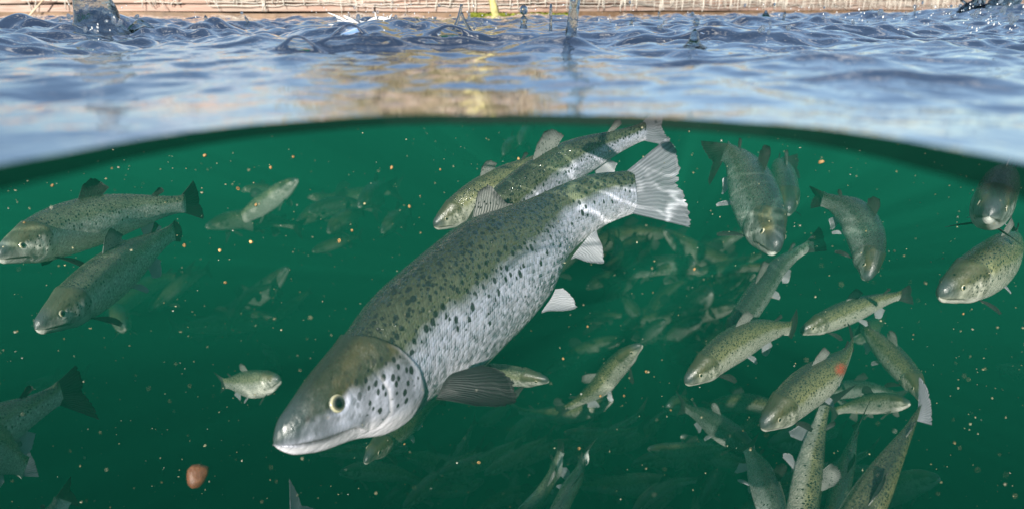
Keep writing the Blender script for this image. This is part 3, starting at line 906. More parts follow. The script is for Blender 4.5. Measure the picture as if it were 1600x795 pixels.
# ---- fish near enough to show their parts: (label, points, height px, options)
NEAR = [
    ('dark green spotted salmon right behind the big bright one, its tail reaching the waterline', [(712, 402, 1.20), (760, 352, 1.24), (820, 302, 1.30), (885, 258, 1.37), (950, 228, 1.44), (1012, 203, 1.50)], 92, dict(skin='skin_hero', fins=FINKEY_BRIGHT, roll=0.1)),
    ('yellowish salmon whose head shows just behind the dorsal fin of the big one', [(678, 354, 1.45), (712, 332, 1.47), (755, 304, 1.50), (800, 275, 1.55), (850, 245, 1.60)], 66, dict(skin='skin_olive')),
    ('silver salmon with black tail at the far left, its snout cut by the frame', [(-6, 403, 1.40), (40, 382, 1.43), (110, 356, 1.50), (190, 335, 1.57), (250, 324, 1.62), (290, 318, 1.66)], 74, dict(skin='skin_silver', fins=FINKEY_DARK, tail=((303, 282, 1.69), (310, 318, 1.72), (320, 343, 1.70)))),
    ('silver salmon heading down left, directly under the black tailed one', [(56, 514, 1.30), (100, 484, 1.34), (155, 444, 1.42), (210, 404, 1.52), (250, 376, 1.60), (272, 362, 1.65)], 74, dict(skin='skin_silver', fins=FINKEY_GREY, tail=((275, 343, 1.70), (282, 360, 1.73), (284, 378, 1.70)))),
    ('salmon leaving the frame at far left, only its wide grey tail and stem in view', [(-260, 800, .95), (-170, 755, 1.0), (-80, 706, 1.06), (0, 666, 1.10), (60, 634, 1.13), (96, 612, 1.15)], 92, dict(skin='skin_silver', fins=FINKEY_GREY, tail=((120, 569, 1.18), (127, 612, 1.19), (156, 655, 1.18)))),
    ('salmon diving towards the camera, pale banded back, dark tail above', [(1212, 393, 1.42), (1203, 368, 1.46), (1186, 326, 1.55), (1165, 282, 1.67), (1146, 250, 1.78), (1132, 236, 1.86)], 92, dict(skin='skin_dark', fins=FINKEY_DARK, tail=((1097, 220, 1.93), (1112, 255, 1.95), (1110, 290, 1.92)), spread=1.7, up=(0.25, 0, 1))),
    ('smaller salmon diving close beside and behind the pale banded one', [(1232, 333, 1.9), (1231, 315, 1.95), (1224, 285, 2.08), (1214, 266, 2.2), (1222, 256, 2.3)], 62, dict(skin='skin_dark', fins=FINKEY_GREY, tail=((1248, 240, 2.4), (1243, 262, 2.4), (1252, 280, 2.4)), spread=1.3)),
    ('curved dark salmon seen from above with both breast fins spread wide', [(1353, 438, 1.55), (1358, 412, 1.57), (1354, 374, 1.62), (1334, 338, 1.68), (1306, 320, 1.74), (1284, 311, 1.78)], 62, dict(skin='skin_dark', fins=FINKEY_DARK, up=(0.25, -0.75, 0.75), tail=((1266, 290, 1.82), (1272, 306, 1.84), (1268, 326, 1.82)), spread=1.6)),
    ('dark salmon sloping down behind the yellow banded one, tail up to the right', [(1128, 552, 1.62), (1150, 512, 1.66), (1178, 470, 1.72), (1212, 424, 1.80), (1240, 400, 1.86), (1264, 384, 1.9)], 56, dict(skin='skin_dark', fins=FINKEY_GREY, tail=((1281, 354, 1.95), (1286, 376, 1.97), (1292, 392, 1.95)))),
    ('salmon with yellow banded back and pink snout, right of the open water in the middle', [(1070, 598, 1.38), (1096, 578, 1.40), (1136, 546, 1.45), (1180, 524, 1.52), (1215, 515, 1.58), (1236, 512, 1.62)], 66, dict(skin='skin_olive', fins=FINKEY_GREY, tail=((1246, 482, 1.64), (1244, 508, 1.67), (1238, 530, 1.65)))),
    ('slim salmon pointing left above the red sored one', [(1250, 519, 1.85), (1280, 506, 1.88), (1322, 489, 1.94), (1364, 474, 2.0), (1396, 464, 2.05), (1408, 461, 2.07)], 42, dict(skin='skin_olive', fins=FINKEY_GREY, tail=((1422, 444, 2.1), (1422, 460, 2.12), (1428, 476, 2.1)))),
    ('olive salmon with a red sore on its back, tail held upright', [(1189, 668, 1.18), (1214, 646, 1.20), (1254, 612, 1.25), (1296, 584, 1.31), (1322, 556, 1.37), (1332, 536, 1.40)], 76, dict(skin='skin_olive', fins=FINKEY_GREY, tail=((1325, 502, 1.43), (1331, 520, 1.46), (1336, 548, 1.44)), wound=(1315, 577, 1.30))),
    ('big olive salmon heading down out of the frame, pale tail at its upper end', [(1250, 960, .92), (1300, 880, .95), (1346, 800, .99), (1388, 724, 1.03), (1420, 670, 1.07), (1434, 640, 1.09)], 86, dict(skin='skin_olive', fins=FINKEY_BRIGHT, up=(-0.35, -0.7, 0.6), tail=((1438, 588, 1.12), (1450, 620, 1.14), (1458, 664, 1.12)))),
    ('salmon facing the camera head on, breast fins out, far right under the waterline', [(1546, 338, 1.28), (1549, 326, 1.33), (1556, 306, 1.44), (1564, 292, 1.56), (1576, 286, 1.68)], 84, dict(skin='skin_dark', fins=FINKEY_GREY, spread=1.9, up=(0.1, 0, 1))),
    ('stout brown speckled salmon at the far right, curving away behind its pale head', [(1467, 463, 1.30), (1484, 452, 1.32), (1516, 434, 1.36), (1552, 414, 1.44), (1578, 392, 1.55), (1586, 372, 1.66)], 84, dict(skin='skin_olive', fins=FINKEY_GREY, tail=((1570, 330, 1.74), (1578, 352, 1.74), (1590, 362, 1.74)))),
    ('pale blunt headed salmon peeping out below the breast fin of the big one', [(858, 594, 1.50), (830, 590, 1.52), (790, 586, 1.56), (740, 584, 1.64), (700, 584, 1.7)], 48, dict(skin='skin_silver', up=(0, -0.5, 0.85))),
    ('olive salmon tilted head down under the jaw of the big one', [(570, 722, 1.55), (585, 703, 1.58), (612, 680, 1.65), (645, 656, 1.75), (672, 634, 1.85), (690, 622, 1.9)], 54, dict(skin='skin_olive', up=(0.1, -0.5, 0.85))),
    ('mottled salmon with rounded belly standing nearly upright at the bottom, nose below the frame', [(1238, 905, 1.40), (1246, 850, 1.44), (1256, 780, 1.50), (1270, 700, 1.58), (1284, 650, 1.65), (1290, 630, 1.68)], 46, dict(skin='skin_olive', up=(0.2, -1, 0.1))),
    ('salmon slanting down to the right behind the red sored one', [(1440, 625, 1.80), (1430, 600, 1.83), (1405, 570, 1.88), (1375, 540, 1.95), (1355, 520, 2.0), (1345, 510, 2.05)], 44, dict(skin='skin_olive')),
    ('black backed salmon rising steeply at the bottom with bluish sheen', [(846, 860, 1.35), (862, 820, 1.38), (884, 775, 1.42), (903, 738, 1.48), (912, 716, 1.52), (915, 706, 1.55)], 44, dict(skin='skin_dark', fins=FINKEY_DARK, up=(-0.35, -1, 0.1))),
    ('pale salmon tail down the bottom middle, slim body bending left', [(800, 830, 1.5), (818, 802, 1.53), (845, 772, 1.58), (866, 738, 1.64), (874, 712, 1.70), (876, 704, 1.72)], 36, dict(skin='skin_silver', up=(-0.4, -1, 0.2), tail=((872, 684, 1.74), (878, 690, 1.76), (882, 692, 1.74)))),
    ('slim salmon with long thin tail left of the yellow banded one, bent like a bow', [(1003, 538, 1.95), (985, 550, 1.98), (958, 578, 2.05), (935, 606, 2.12), (905, 626, 2.2), (885, 637, 2.25)], 42, dict(skin='skin_olive', tail=((868, 634, 2.3), (872, 644, 2.32), (868, 655, 2.3)), up=(-.4, -.3, .8))),
    ('small bright salmon left of the snout of the big one, pointing right', [(439, 594, 1.95), (428, 594, 1.97), (404, 599, 2.02), (376, 600, 2.1), (350, 598, 2.18)], 48, dict(skin='skin_silver')),
    ('dark salmon slanting down to the right beneath the yellow banded one', [(1178, 702, 1.75), (1160, 690, 1.78), (1130, 672, 1.84), (1095, 650, 1.92), (1070, 636, 1.98)], 48, dict(skin='skin_dark')),
    ('black salmon upright at the bottom, left of the mottled upright one', [(1222, 860, 1.3), (1210, 810, 1.34), (1196, 762, 1.40), (1180, 722, 1.48), (1168, 700, 1.55)], 50, dict(skin='skin_dark', fins=FINKEY_DARK, up=(0.3, -0.8, 0.5))),
    ('black salmon upright at the bottom between the mottled one and the big olive one', [(1296, 850, 1.5), (1304, 800, 1.54), (1318, 740, 1.62), (1332, 690, 1.70), (1340, 664, 1.75)], 44, dict(skin='skin_dark', fins=FINKEY_DARK, up=(-0.3, -0.8, 0.5))),
    ('salmon mostly out of frame at far left bottom, two pale fins hanging in view', [(-150, 660, 1.0), (-110, 672, 1.02), (-50, 690, 1.06), (5, 712, 1.10), (40, 730, 1.14)], 78, dict(skin='skin_silver', fins=FINKEY_BRIGHT, tail=((30, 684, 1.16), (48, 712, 1.17), (62, 744, 1.16)))),
    ('black salmon in the bottom left corner, only its upright tail in view', [(20, 930, 1.0), (40, 890, 1.02), (66, 840, 1.06), (88, 800, 1.10), (98, 780, 1.12)], 60, dict(skin='skin_dark', fins=FINKEY_DARK, up=(-.5, -.5, .5), tail=((112, 742, 1.14), (108, 764, 1.15), (126, 790, 1.14)))),
    ('salmon below the big one with just one pale dark tipped tail lobe in view', [(520, 960, .90), (505, 915, .92), (488, 865, .95), (470, 820, .98), (462, 800, 1.0)], 62, dict(skin='skin_dark', fins=FINKEY_BRIGHT, up=(-.6, -.5, .5), tail=((453, 745, 1.02), (470, 790, 1.04), (500, 796, 1.04)))),
]
for lab, pts, hp, kw in NEAR:
    near = lambda q: [(x, y, d * 0.88) for x, y, d in q]
    for q_ in ('tail',):
        if kw.get(q_): kw[q_] = near(kw[q_])
    if kw.get('wound'): kw['wound'] = near([kw['wound']])[0]
    make_fish(lab, G_NEAR, near(pts), hp * 0.90, **kw)

# ---- faint ones farther off, too small for parts
FAR = [
    ('faint long salmon with wide pale tail, low between the left pair and the big snout', [(432, 496, 2.7), (400, 500, 2.75), (350, 506, 2.8), (300, 511, 2.85), (276, 513, 2.9)], 34, 'skin_olive', ((264, 494, 2.95), (268, 513, 2.97), (263, 530, 2.95))),
    ('faint pale salmon sloping up to the right behind the fin of the lower silver one', [(232, 484, 2.6), (252, 468, 2.65), (280, 446, 2.7), (310, 428, 2.8), (322, 422, 2.85)], 26, 'skin_silver', None),
    ('head on small salmon tucked under the belly of the lower silver one', [(196, 512, 1.9), (192, 503, 1.95), (182, 490, 2.1), (172, 482, 2.2)], 36, 'skin_olive', None),
    ('ghostly thin salmon left of the big shoulder sloping up right', [(425, 500, 3.0), (440, 488, 3.0), (462, 472, 3.05), (482, 456, 3.1)], 20, 'skin_olive', None),
    ('ghostly pale yellow salmon high on the left near the waterline, lying level', [(376, 298, 2.9), (390, 295, 2.9), (412, 294, 2.95), (440, 296, 3.0)], 14, 'skin_olive', None),
    ('tiny faint salmon lying level right of the pale yellow ghostly one', [(480, 308, 3.0), (492, 308, 3.0), (506, 308, 3.05), (524, 306, 3.1)], 14, 'skin_olive', None),
    ('faint olive salmon seen head low, left of the round dark headed pair', [(512, 362, 2.4), (524, 352, 2.45), (545, 340, 2.55), (566, 330, 2.7)], 32, 'skin_olive', None),
    ('dark round faint salmon facing away above the olive one, upper left of the big back', [(560, 322, 2.4), (570, 312, 2.45), (588, 300, 2.6), (606, 290, 2.8)], 36, 'skin_dark', ((622, 276, 2.9), (616, 292, 2.9), (624, 308, 2.9))),
    ('faint salmon with pale gill edge left of the yellowish head', [(596, 362, 2.4), (606, 352, 2.45), (622, 342, 2.6), (640, 330, 2.8)], 32, 'skin_silver', None),
    ('faint brown thin salmon lowest of those left of the big back', [(488, 392, 2.7), (506, 386, 2.75), (532, 378, 2.8), (560, 370, 2.9)], 18, 'skin_olive', None),
    ('ghostly small salmon just under the waterline left of the spotted one, upper', [(812, 224, 2.4), (814, 218, 2.45), (822, 208, 2.7), (832, 200, 2.9)], 26, 'skin_dark', None),
    ('ghostly small salmon just under the waterline left of the spotted one, lower', [(786, 240, 2.4), (790, 234, 2.45), (800, 226, 2.6), (812, 218, 2.8)], 26, 'skin_dark', None),
    ('faint curled salmon right of the white anal fin of the big one', [(940, 418, 2.1), (958, 412, 2.15), (966, 394, 2.25), (962, 378, 2.4), (952, 370, 2.5)], 28, 'skin_olive', None),
    ('faint mottled salmon with raised tail right of the curled one', [(968, 388, 2.6), (982, 382, 2.65), (998, 376, 2.7), (1010, 372, 2.75)], 22, 'skin_olive', None),
    ('faint yellow thin salmon upper of two level ones in the middle distance', [(1046, 408, 2.8), (1062, 404, 2.8), (1088, 398, 2.85), (1112, 398, 2.9)], 18, 'skin_olive', None),
    ('faint yellow arched salmon lower of two level ones in the middle distance', [(1014, 430, 2.6), (1036, 421, 2.62), (1068, 417, 2.7), (1100, 426, 2.8), (1114, 434, 2.85)], 22, 'skin_olive', None),
    ('faint yellow salmon sloping up right beside the arched one', [(1108, 428, 2.8), (1122, 422, 2.8), (1142, 412, 2.9), (1158, 404, 2.95)], 16, 'skin_olive', None),
    ('dark faint salmon with white snout mark left of the dark sloping one', [(1112, 456, 2.2), (1106, 460, 2.25), (1088, 474, 2.4), (1068, 492, 2.5), (1056, 506, 2.6)], 40, 'skin_dark', None),
    ('faint salmon with white belly glint below the dark white snouted one', [(1096, 500, 2.3), (1084, 506, 2.35), (1066, 516, 2.45), (1044, 528, 2.55), (1036, 534, 2.6)], 30, 'skin_silver', ((1040, 548, 2.65), (1034, 542, 2.65), (1026, 530, 2.65))),
    ('dim brown salmon lying level in the middle distance, nearest the big pelvic fin', [(912, 500, 2.7), (926, 496, 2.7), (948, 494, 2.8), (972, 492, 2.85)], 22, 'skin_olive', ((914, 522, 2.9), (918, 512, 2.9), (924, 506, 2.9))),
    ('dim salmon with white side glint, middle distance above the bow shaped one', [(1002, 496, 2.6), (996, 490, 2.62), (984, 478, 2.7), (972, 466, 2.8)], 26, 'skin_silver', None),
    ('dim dark salmon middle distance, tail touching the bow shaped one', [(1040, 500, 2.7), (1030, 508, 2.72), (1014, 520, 2.8), (1000, 534, 2.9)], 22, 'skin_dark', None),
    ('faint yellow tailed salmon under the jaw, right of the head down one, nose right', [(742, 748, 2.1), (728, 742, 2.12), (696, 730, 2.2), (660, 718, 2.3), (632, 712, 2.4)], 40, 'skin_olive', ((604, 702, 2.5), (612, 714, 2.5), (606, 728, 2.5))),
    ('thin greenish salmon pointing left, right of the yellow tailed one', [(751, 732, 2.5), (768, 727, 2.5), (795, 719, 2.55), (828, 716, 2.6), (846, 716, 2.65)], 24, 'skin_silver', None),
    ('ghostly salmon below the breast fin of the big one, climbing right', [(748, 664, 2.7), (762, 656, 2.7), (780, 644, 2.75), (798, 632, 2.8)], 26, 'skin_olive', None),
    ('faint olive salmon head with open mouth above the black backed one', [(940, 724, 2.0), (936, 716, 2.02), (928, 706, 2.15), (916, 700, 2.3)], 36, 'skin_olive', None),
    ('faint olive head of a salmon facing left in the middle low water', [(1040, 636, 2.1), (1048, 634, 2.12), (1064, 634, 2.25), (1084, 640, 2.4)], 34, 'skin_olive', None),
    ('ghostly long salmon lying level low in the middle', [(880, 680, 2.7), (898, 676, 2.7), (922, 670, 2.8), (952, 660, 2.9)], 20, 'skin_olive', None),
    ('faint salmon with blue tail at the bottom right of middle, nose to lower left', [(1092, 790, 2.0), (1104, 770, 2.02), (1120, 744, 2.1), (1136, 720, 2.2), (1144, 708, 2.25)], 34, 'skin_dark', ((1150, 690, 2.3), (1152, 706, 2.3), (1162, 714, 2.3))),
    ('ghostly salmon low on the far left above the grey tail', [(40, 598, 2.4), (60, 600, 2.4), (88, 598, 2.5), (110, 592, 2.6), (128, 588, 2.65)], 22, 'skin_dark', None),
    ('dim dark salmon behind the snout of the big one, bending down', [(408, 536, 2.6), (418, 548, 2.6), (430, 562, 2.7), (440, 578, 2.8)], 18, 'skin_dark', None),
    ('faint pale salmon tail at the bottom edge, between the two bottom groups', [(1086, 830, 1.9), (1086, 812, 1.92), (1086, 790, 1.98), (1086, 772, 2.05)], 24, 'skin_silver', None),
    ('dim salmon behind the red sored one, level, pale belly', [(1200, 694, 2.0), (1216, 690, 2.02), (1245, 686, 2.1), (1280, 680, 2.2), (1310, 674, 2.3)], 44, 'skin_silver', None),
    ('ghostly salmon streak at far right low in the empty water', [(1556, 572, 2.8), (1570, 574, 2.8), (1590, 578, 2.9), (1612, 580, 3.0)], 16, 'skin_silver', None),
    ('small dim salmon at bottom under the jaw, climbing to the right', [(598, 790, 2.5), (612, 778, 2.5), (634, 762, 2.55), (660, 750, 2.6)], 26, 'skin_dark', None),
    ('ghostly salmon below the thin greenish one, nose down', [(800, 788, 2.3), (802, 772, 2.32), (804, 752, 2.4), (806, 736, 2.5)], 30, 'skin_dark', None),
    ('small faint salmon with yellow back beneath the slim left pointing one', [(1330, 530, 2.3), (1342, 524, 2.32), (1362, 514, 2.4), (1380, 502, 2.5)], 34, 'skin_olive', None),
]
for lab, pts, hp, skin, tl in FAR:
    k_ = 1.55 if pts[0][1] < 600 else 1.12
    far = lambda q: [(x, y, d * k_) for x, y, d in q] if q else None
    make_fish(lab, G_FAR, far(pts), hp, skin=skin, lod=2, tail=far(tl))

gr = np.random.default_rng(77)
ZONES = [((860, 1180), (380, 560), 18), ((820, 1130), (620, 790), 16), ((1130, 1420), (600, 790), 10), ((380, 640), (270, 400), 4), ((180, 420), (420, 560), 3), ((560, 820), (690, 790), 8)]
for (xa, xb), (ya, yb), cnt in ZONES:
    for _ in range(cnt):
        x, y = gr.uniform(xa, xb), gr.uniform(ya, yb)
        d = gr.uniform(4.0, 5.4) if y < 600 else gr.uniform(1.8, 2.6)
        a = math.pi + float(np.clip(gr.normal(.30, .35), -.35, .95)) if gr.random() < .75 else float(np.clip(gr.normal(.15, .3), -.3, .6))
        ln = gr.uniform(50, 84)
        bend = gr.normal(0, .22) * ln
        dx, dy = math.cos(a) * ln, -math.sin(a) * ln
        px_ = [(x + dx * q - dy / ln * bend * (1 - q * q) * .8, y + dy * q + dx / ln * bend * (1 - q * q) * .8, d * (1 - .05 * q)) for q in (1, .5, 0, -.5, -.95)]
        make_fish('dim slim salmon of the hazy shoal deep behind the clearer ones', 'dim salmon of the shoal deep in the haze', px_, ln * 2 * gr.uniform(.19, .24), skin=str(gr.choice(['skin_olive', 'skin_dark', 'skin_silver'], p=[.75, .10, .15])), lod=2)

# ------------------------------------------------------------------ above the water: the floating walkway, its net, a post
def mat_planks():
    n = N('weathered_planks')
    p = n.obj()
    f1, _ = n.noise(n.mapping(p, (2.2, 2.2, 45)), 4.0, 5, 0.65)
    f2, _ = n.noise(n.mapping(p, (1.5, 1.5, 3)), 3.0, 4, 0.6)
    c = n.ramp(f1, [(0.25, (0.16, 0.105, 0.075)), (0.5, (0.34, 0.26, 0.215)), (0.75, (0.50, 0.42, 0.37))])
    c = n.mix(n.ss(0.35, 0.7, f2), c, n.mix(0.6, c, (0.38, 0.22, 0.17)))
    pr = n.principled(Roughness=0.85)
    n.set(pr.inputs['Base Color'], c)
    n.set(pr.inputs['Normal'], n.bump(f1, 0.5, 0.01))
    return n.surf(pr.outputs[0])


M['plank'] = mat_planks()
M['wet_plank'] = mat_simple('wet_brown_plank', (0.17, 0.105, 0.062), 0.5, 0.4, 0.5, 14, 0.4)
M['moss'] = mat_simple('green_moss', (0.13, 0.15, 0.022), 0.95, 0.1, 0.5, 60, 0.6)
M['cord'] = mat_simple('white_net_cord', (0.62, 0.58, 0.52), 0.8, 0.2)
M['post'] = mat_simple('yellow_green_post', (0.42, 0.38, 0.16), 0.8, 0.2, 0.45, 30, 0.3)
M['stalk'] = mat_simple('dry_stalk', (0.62, 0.50, 0.36), 0.8, 0.2, 0.2, 30)

BANK_PX = [(-500, 30.2), (0, 29.5), (400, 29.5), (800, 29), (1000, 26.8), (1200, 24), (1400, 21.8), (1600, 20.2), (2000, 18.6)]
bank = np.array([on_water(x, y)[:2] for x, y in BANK_PX])
bx = np.linspace(bank[0, 0], bank[-1, 0], 160)
bank_y = cubic(bank[:, 0], bank[:, 1], bx)
bacc = np.concatenate([[0], np.cumsum(np.hypot(np.diff(bx), np.diff(bank_y)))])


def bank_pt(q, off=0.0):
    """q metres along the waterside edge of the walkway, off metres towards the water"""
    q = np.asarray(q, float)
    x, y = np.interp(q, bacc, bx), np.interp(q, bacc, bank_y)
    tx = np.interp(q + .02, bacc, bx) - np.interp(q - .02, bacc, bx); ty = np.interp(q + .02, bacc, bank_y) - np.interp(q - .02, bacc, bank_y)
    l = np.hypot(tx, ty) + 1e-9
    return x + ty / l * off, y - tx / l * off


def bank_q(px):
    """how far along the walkway stands what shows at pixel column px"""
    qs = np.linspace(0, bacc[-1], 3000)
    x, y = bank_pt(qs)
    u = proj(np.stack([x, y, np.full_like(x, 0.03)], -1))[:, 0]
    return float(qs[np.argmin(np.abs(u - px))])


def sweep(q0, q1, z0, z1, o0, o1, mb, n=90, wob=0.0):
    q = np.linspace(q0, q1, n)
    w_ = wob * np.sin(q * 3.1 + z0 * 50) + wob * 0.6 * np.sin(q * 7.7 + z1 * 31)
    xa, ya = bank_pt(q, o0); xb, yb = bank_pt(q, o1)
    ring = np.stack([np.stack([xa, ya, z0 + w_], -1), np.stack([xb, yb, z0 + w_], -1), np.stack([xb, yb, z1 + w_], -1), np.stack([xa, ya, z1 + w_], -1)], 1)
    f = grid_faces(n, 4, True).tolist() + [[0, 1, 2, 3], [(n - 1) * 4 + i for i in (3, 2, 1, 0)]]
    mb.add(ring.reshape(-1, 3), f)


QL = bacc[-1]
walk = empty('floating_walkway', (0, float(np.interp(0, bx, bank_y)), 0))
tag(walk, 'weathered tan wooden walkway edge floating along the back of the water', 'walkway')
m = MB(); sweep(0, QL, -0.05, 0.022, -0.5, 0.012, m, wob=0.003)
parent_keep(m.build('waterline_board', M['wet_plank'], None, False), walk)
z = 0.026
for hgt, o in ((0.030, 0.0), (0.034, -0.004), (0.040, 0.003), (0.050, -0.002)):
    q0 = 0.0
    while q0 < QL:
        q1 = min(QL, q0 + rng.uniform(1.4, 2.6))
        m = MB(); sweep(q0 + 0.004, q1 - 0.004, z, z + hgt - 0.005, -0.06, o + rng.normal(0, .002), m, n=24, wob=0.0012)
        parent_keep(m.build('plank', M['plank'], None, False), walk)
        q0 = q1
    z += hgt
m = MB(); sweep(0, QL, z + .002, z + .035, -1.2, 0.03, m)
parent_keep(m.build('deck', M['plank'], None, False), walk)
m = MB(); sweep(0, QL, 0.02, z, -0.5, -0.07, m)
parent_keep(m.build('backing', M['wet_plank'], None, False), walk)

# dry reeds stand behind the walkway; the water mirrors them
n = N('dry_reed')
g = n.node('ShaderNodeNewGeometry').outputs['Random Per Island']
pr = n.principled(Roughness=0.8)
n.set(pr.inputs['Base Color'], n.ramp(g, [(0.0, (0.20, 0.17, 0.10)), (0.4, (0.28, 0.235, 0.155)), (0.75, (0.15, 0.15, 0.075)), (1.0, (0.34, 0.29, 0.21))]))
M['reed'] = n.surf(pr.outputs[0])
m = MB(); rr_ = np.random.default_rng(8)
for i in range(2600):
    px = rr_.choice([rr_.normal(760, 170), rr_.normal(1420, 130), rr_.uniform(420, 1300)], p=[.55, .15, .30])
    x, y = bank_pt(bank_q(px), -rr_.uniform(.65, 1.3))
    hh = rr_.uniform(.35, .8) * (1.0 if abs(px - 780) < 260 else .62)
    t_ = np.linspace(0, 1, 4)
    lx, ly = rr_.normal(0, .09, 2)
    m.tube(np.stack([x + lx * t_ ** 2, y + ly * t_ ** 2, z + .02 + hh * t_], -1), np.array([.009, .009, .006, .001]), 3)
tag(m.build('reeds', M['reed']), kind='stuff')

# unseen deck added behind the camera; its curved edge shades deep water and corners
xs = np.linspace(-9, 9, 61)
yf = -1.26 + 0.30 * np.clip(np.abs(xs) - 0.5, 0, None) ** 1.2
top = np.stack([xs, yf, np.full_like(xs, .16)], -1); back = np.stack([xs, np.full_like(xs, -9.0), np.full_like(xs, .16)], -1)
V = np.vstack([top, back, top - [0, 0, .12], back - [0, 0, .12]]); k_ = len(xs)
f = []
for i in range(k_ - 1):
    f += [[i, i + k_, i + k_ + 1, i + 1], [i + 2 * k_, i + 2 * k_ + 1, i + 3 * k_ + 1, i + 3 * k_], [i, i + 1, i + 2 * k_ + 1, i + 2 * k_], [i + k_, i + 3 * k_, i + 3 * k_ + 1, i + k_ + 1]]
f += [[0, 2 * k_, 3 * k_, k_], [k_ - 1, 2 * k_ - 1, 4 * k_ - 1, 3 * k_ - 1]]
tag(mesh_obj('added_shade_deck', V, f, M['plank'], None, False), 'added unseen deck with a curved edge behind the camera, shading the deep water', 'walkway')

# moss at the foot of the post
m = MB()
q0, q1 = bank_q(735), bank_q(905)
for i in range(170):
    q = q0 + (q1 - q0) * rng.beta(1.2, 1.9)
    x, y = bank_pt(q, rng.uniform(0.008, 0.03))
    m.ball((x, y, rng.uniform(-0.004, 0.016)), rng.uniform(.006, .013), 5, 7, (1.5, 1, .7), 0.15)
tag(m.build('moss_clump', M['moss']), 'yellow green moss clump along the waterline at the foot of the leaning post', 'moss')

x0, y0 = bank_pt(bank_q(774), 0.028)
m = MB()
tq = np.linspace(0, 1, 12)
base = np.array([x0, y0, -0.02])
pts = base + tq[:, None] * np.array([-0.13, 0.02, 0.46]) + np.stack([0.008 * np.sin(tq * 9), 0 * tq, 0 * tq], -1)
m.tube(pts, 0.013 + 0.010 * np.exp(-tq * 14), 9)
post = m.build('post', M['post'])
post.name = 'leaning_post'
tag(post, 'short yellow green leaning post standing in moss against the wooden walkway', 'post')

# a white net hangs down the boards
m = MB()
nr_ = np.random.default_rng(5)
q0, q1 = bank_q(330), bank_q(1500)
for z_ in (0.046, 0.058, 0.071, 0.083, 0.098, 0.115, 0.14, 0.165):
    q = np.linspace(q0, q1, 260)
    x, y = bank_pt(q, 0.012 + 0.004 * np.sin(q * 9 + z_ * 60))
    zz = z_ + 0.004 * np.sin(q * 4.3 + z_ * 90) + 0.003 * np.sin(q * 13 + z_ * 40) + 0.0015 * nr_.normal(0, 1, len(q))
    m.tube(np.stack([x, y, zz], -1), 0.0017, 4)
q = q0
while q < q1:
    lo = nr_.choice([0.024, 0.032, 0.05, 0.066], p=[.2, .3, .3, .2]) + nr_.normal(0, .004)
    zs = np.linspace(lo, 0.19, 8)
    dq = nr_.normal(0, 0.006, 8).cumsum() * 0.5
    x, y = bank_pt(q + dq, 0.014 + nr_.uniform(0, .006))
    m.tube(np.stack([x, y, zs], -1), nr_.uniform(.0011, .0024), 4)
    q += nr_.choice([0.008, 0.014, 0.02, 0.03, 0.06])
tag(m.build('net', M['cord']), 'white cord net hanging down the wooden walkway above the waterline', 'net')
m = MB()
q0, q1 = bank_q(222), bank_q(282)
for i in range(9):
    q = q0 + (q1 - q0) * i / 8 + nr_.normal(0, .01)
    zs = np.linspace(0.03 + nr_.uniform(0, .02), 0.19, 6)
    x, y = bank_pt(q + nr_.normal(0, .006, 6), 0.016)
    m.tube(np.stack([x, y, zs], -1), .0018, 4)
for z_ in (.06, .085, .12, .165):
    q = np.linspace(q0 - .02, q1 + .02, 20); x, y = bank_pt(q, 0.013)
    m.tube(np.stack([x, y, z_ + .003 * np.sin(q * 30)], -1), .0016, 4)
tag(m.build('net', M['cord']), 'small piece of white net on the boards right of the tall splash', 'net')
m = MB()
q0, q1 = bank_q(40), bank_q(112)
for i, f_ in enumerate((.15, .28, .9, .97)):
    q = q0 + (q1 - q0) * f_
    zs = np.linspace(0.032, 0.19, 5); x, y = bank_pt(q + nr_.normal(0, .005, 5), 0.014)
    m.tube(np.stack([x, y, zs], -1), .0022, 4)
for z_ in (.066, .1, .16):
    q = np.linspace(q0, q1, 14); x, y = bank_pt(q, 0.013)
    m.tube(np.stack([x, y, z_ + .002 * np.sin(q * 30)], -1), .0018, 4)
tag(m.build('net', M['cord']), 'leftmost white net strip on the boards beside the dry stalk', 'net')

xa, ya = bank_pt(bank_q(50), 0.05); xb, yb = bank_pt(bank_q(97), 0.03)
m = MB(); tq = np.linspace(0, 1, 8)[:, None]
m.tube(np.array([xa, ya, -0.005]) * (1 - tq) + np.array([xb + .02, yb, 0.125]) * tq, np.linspace(.0032, .0022, 8), 6)
tag(m.build('dry_stalk', M['stalk']), 'pale dry stalk leaning out of the water against the walkway', 'stalk')


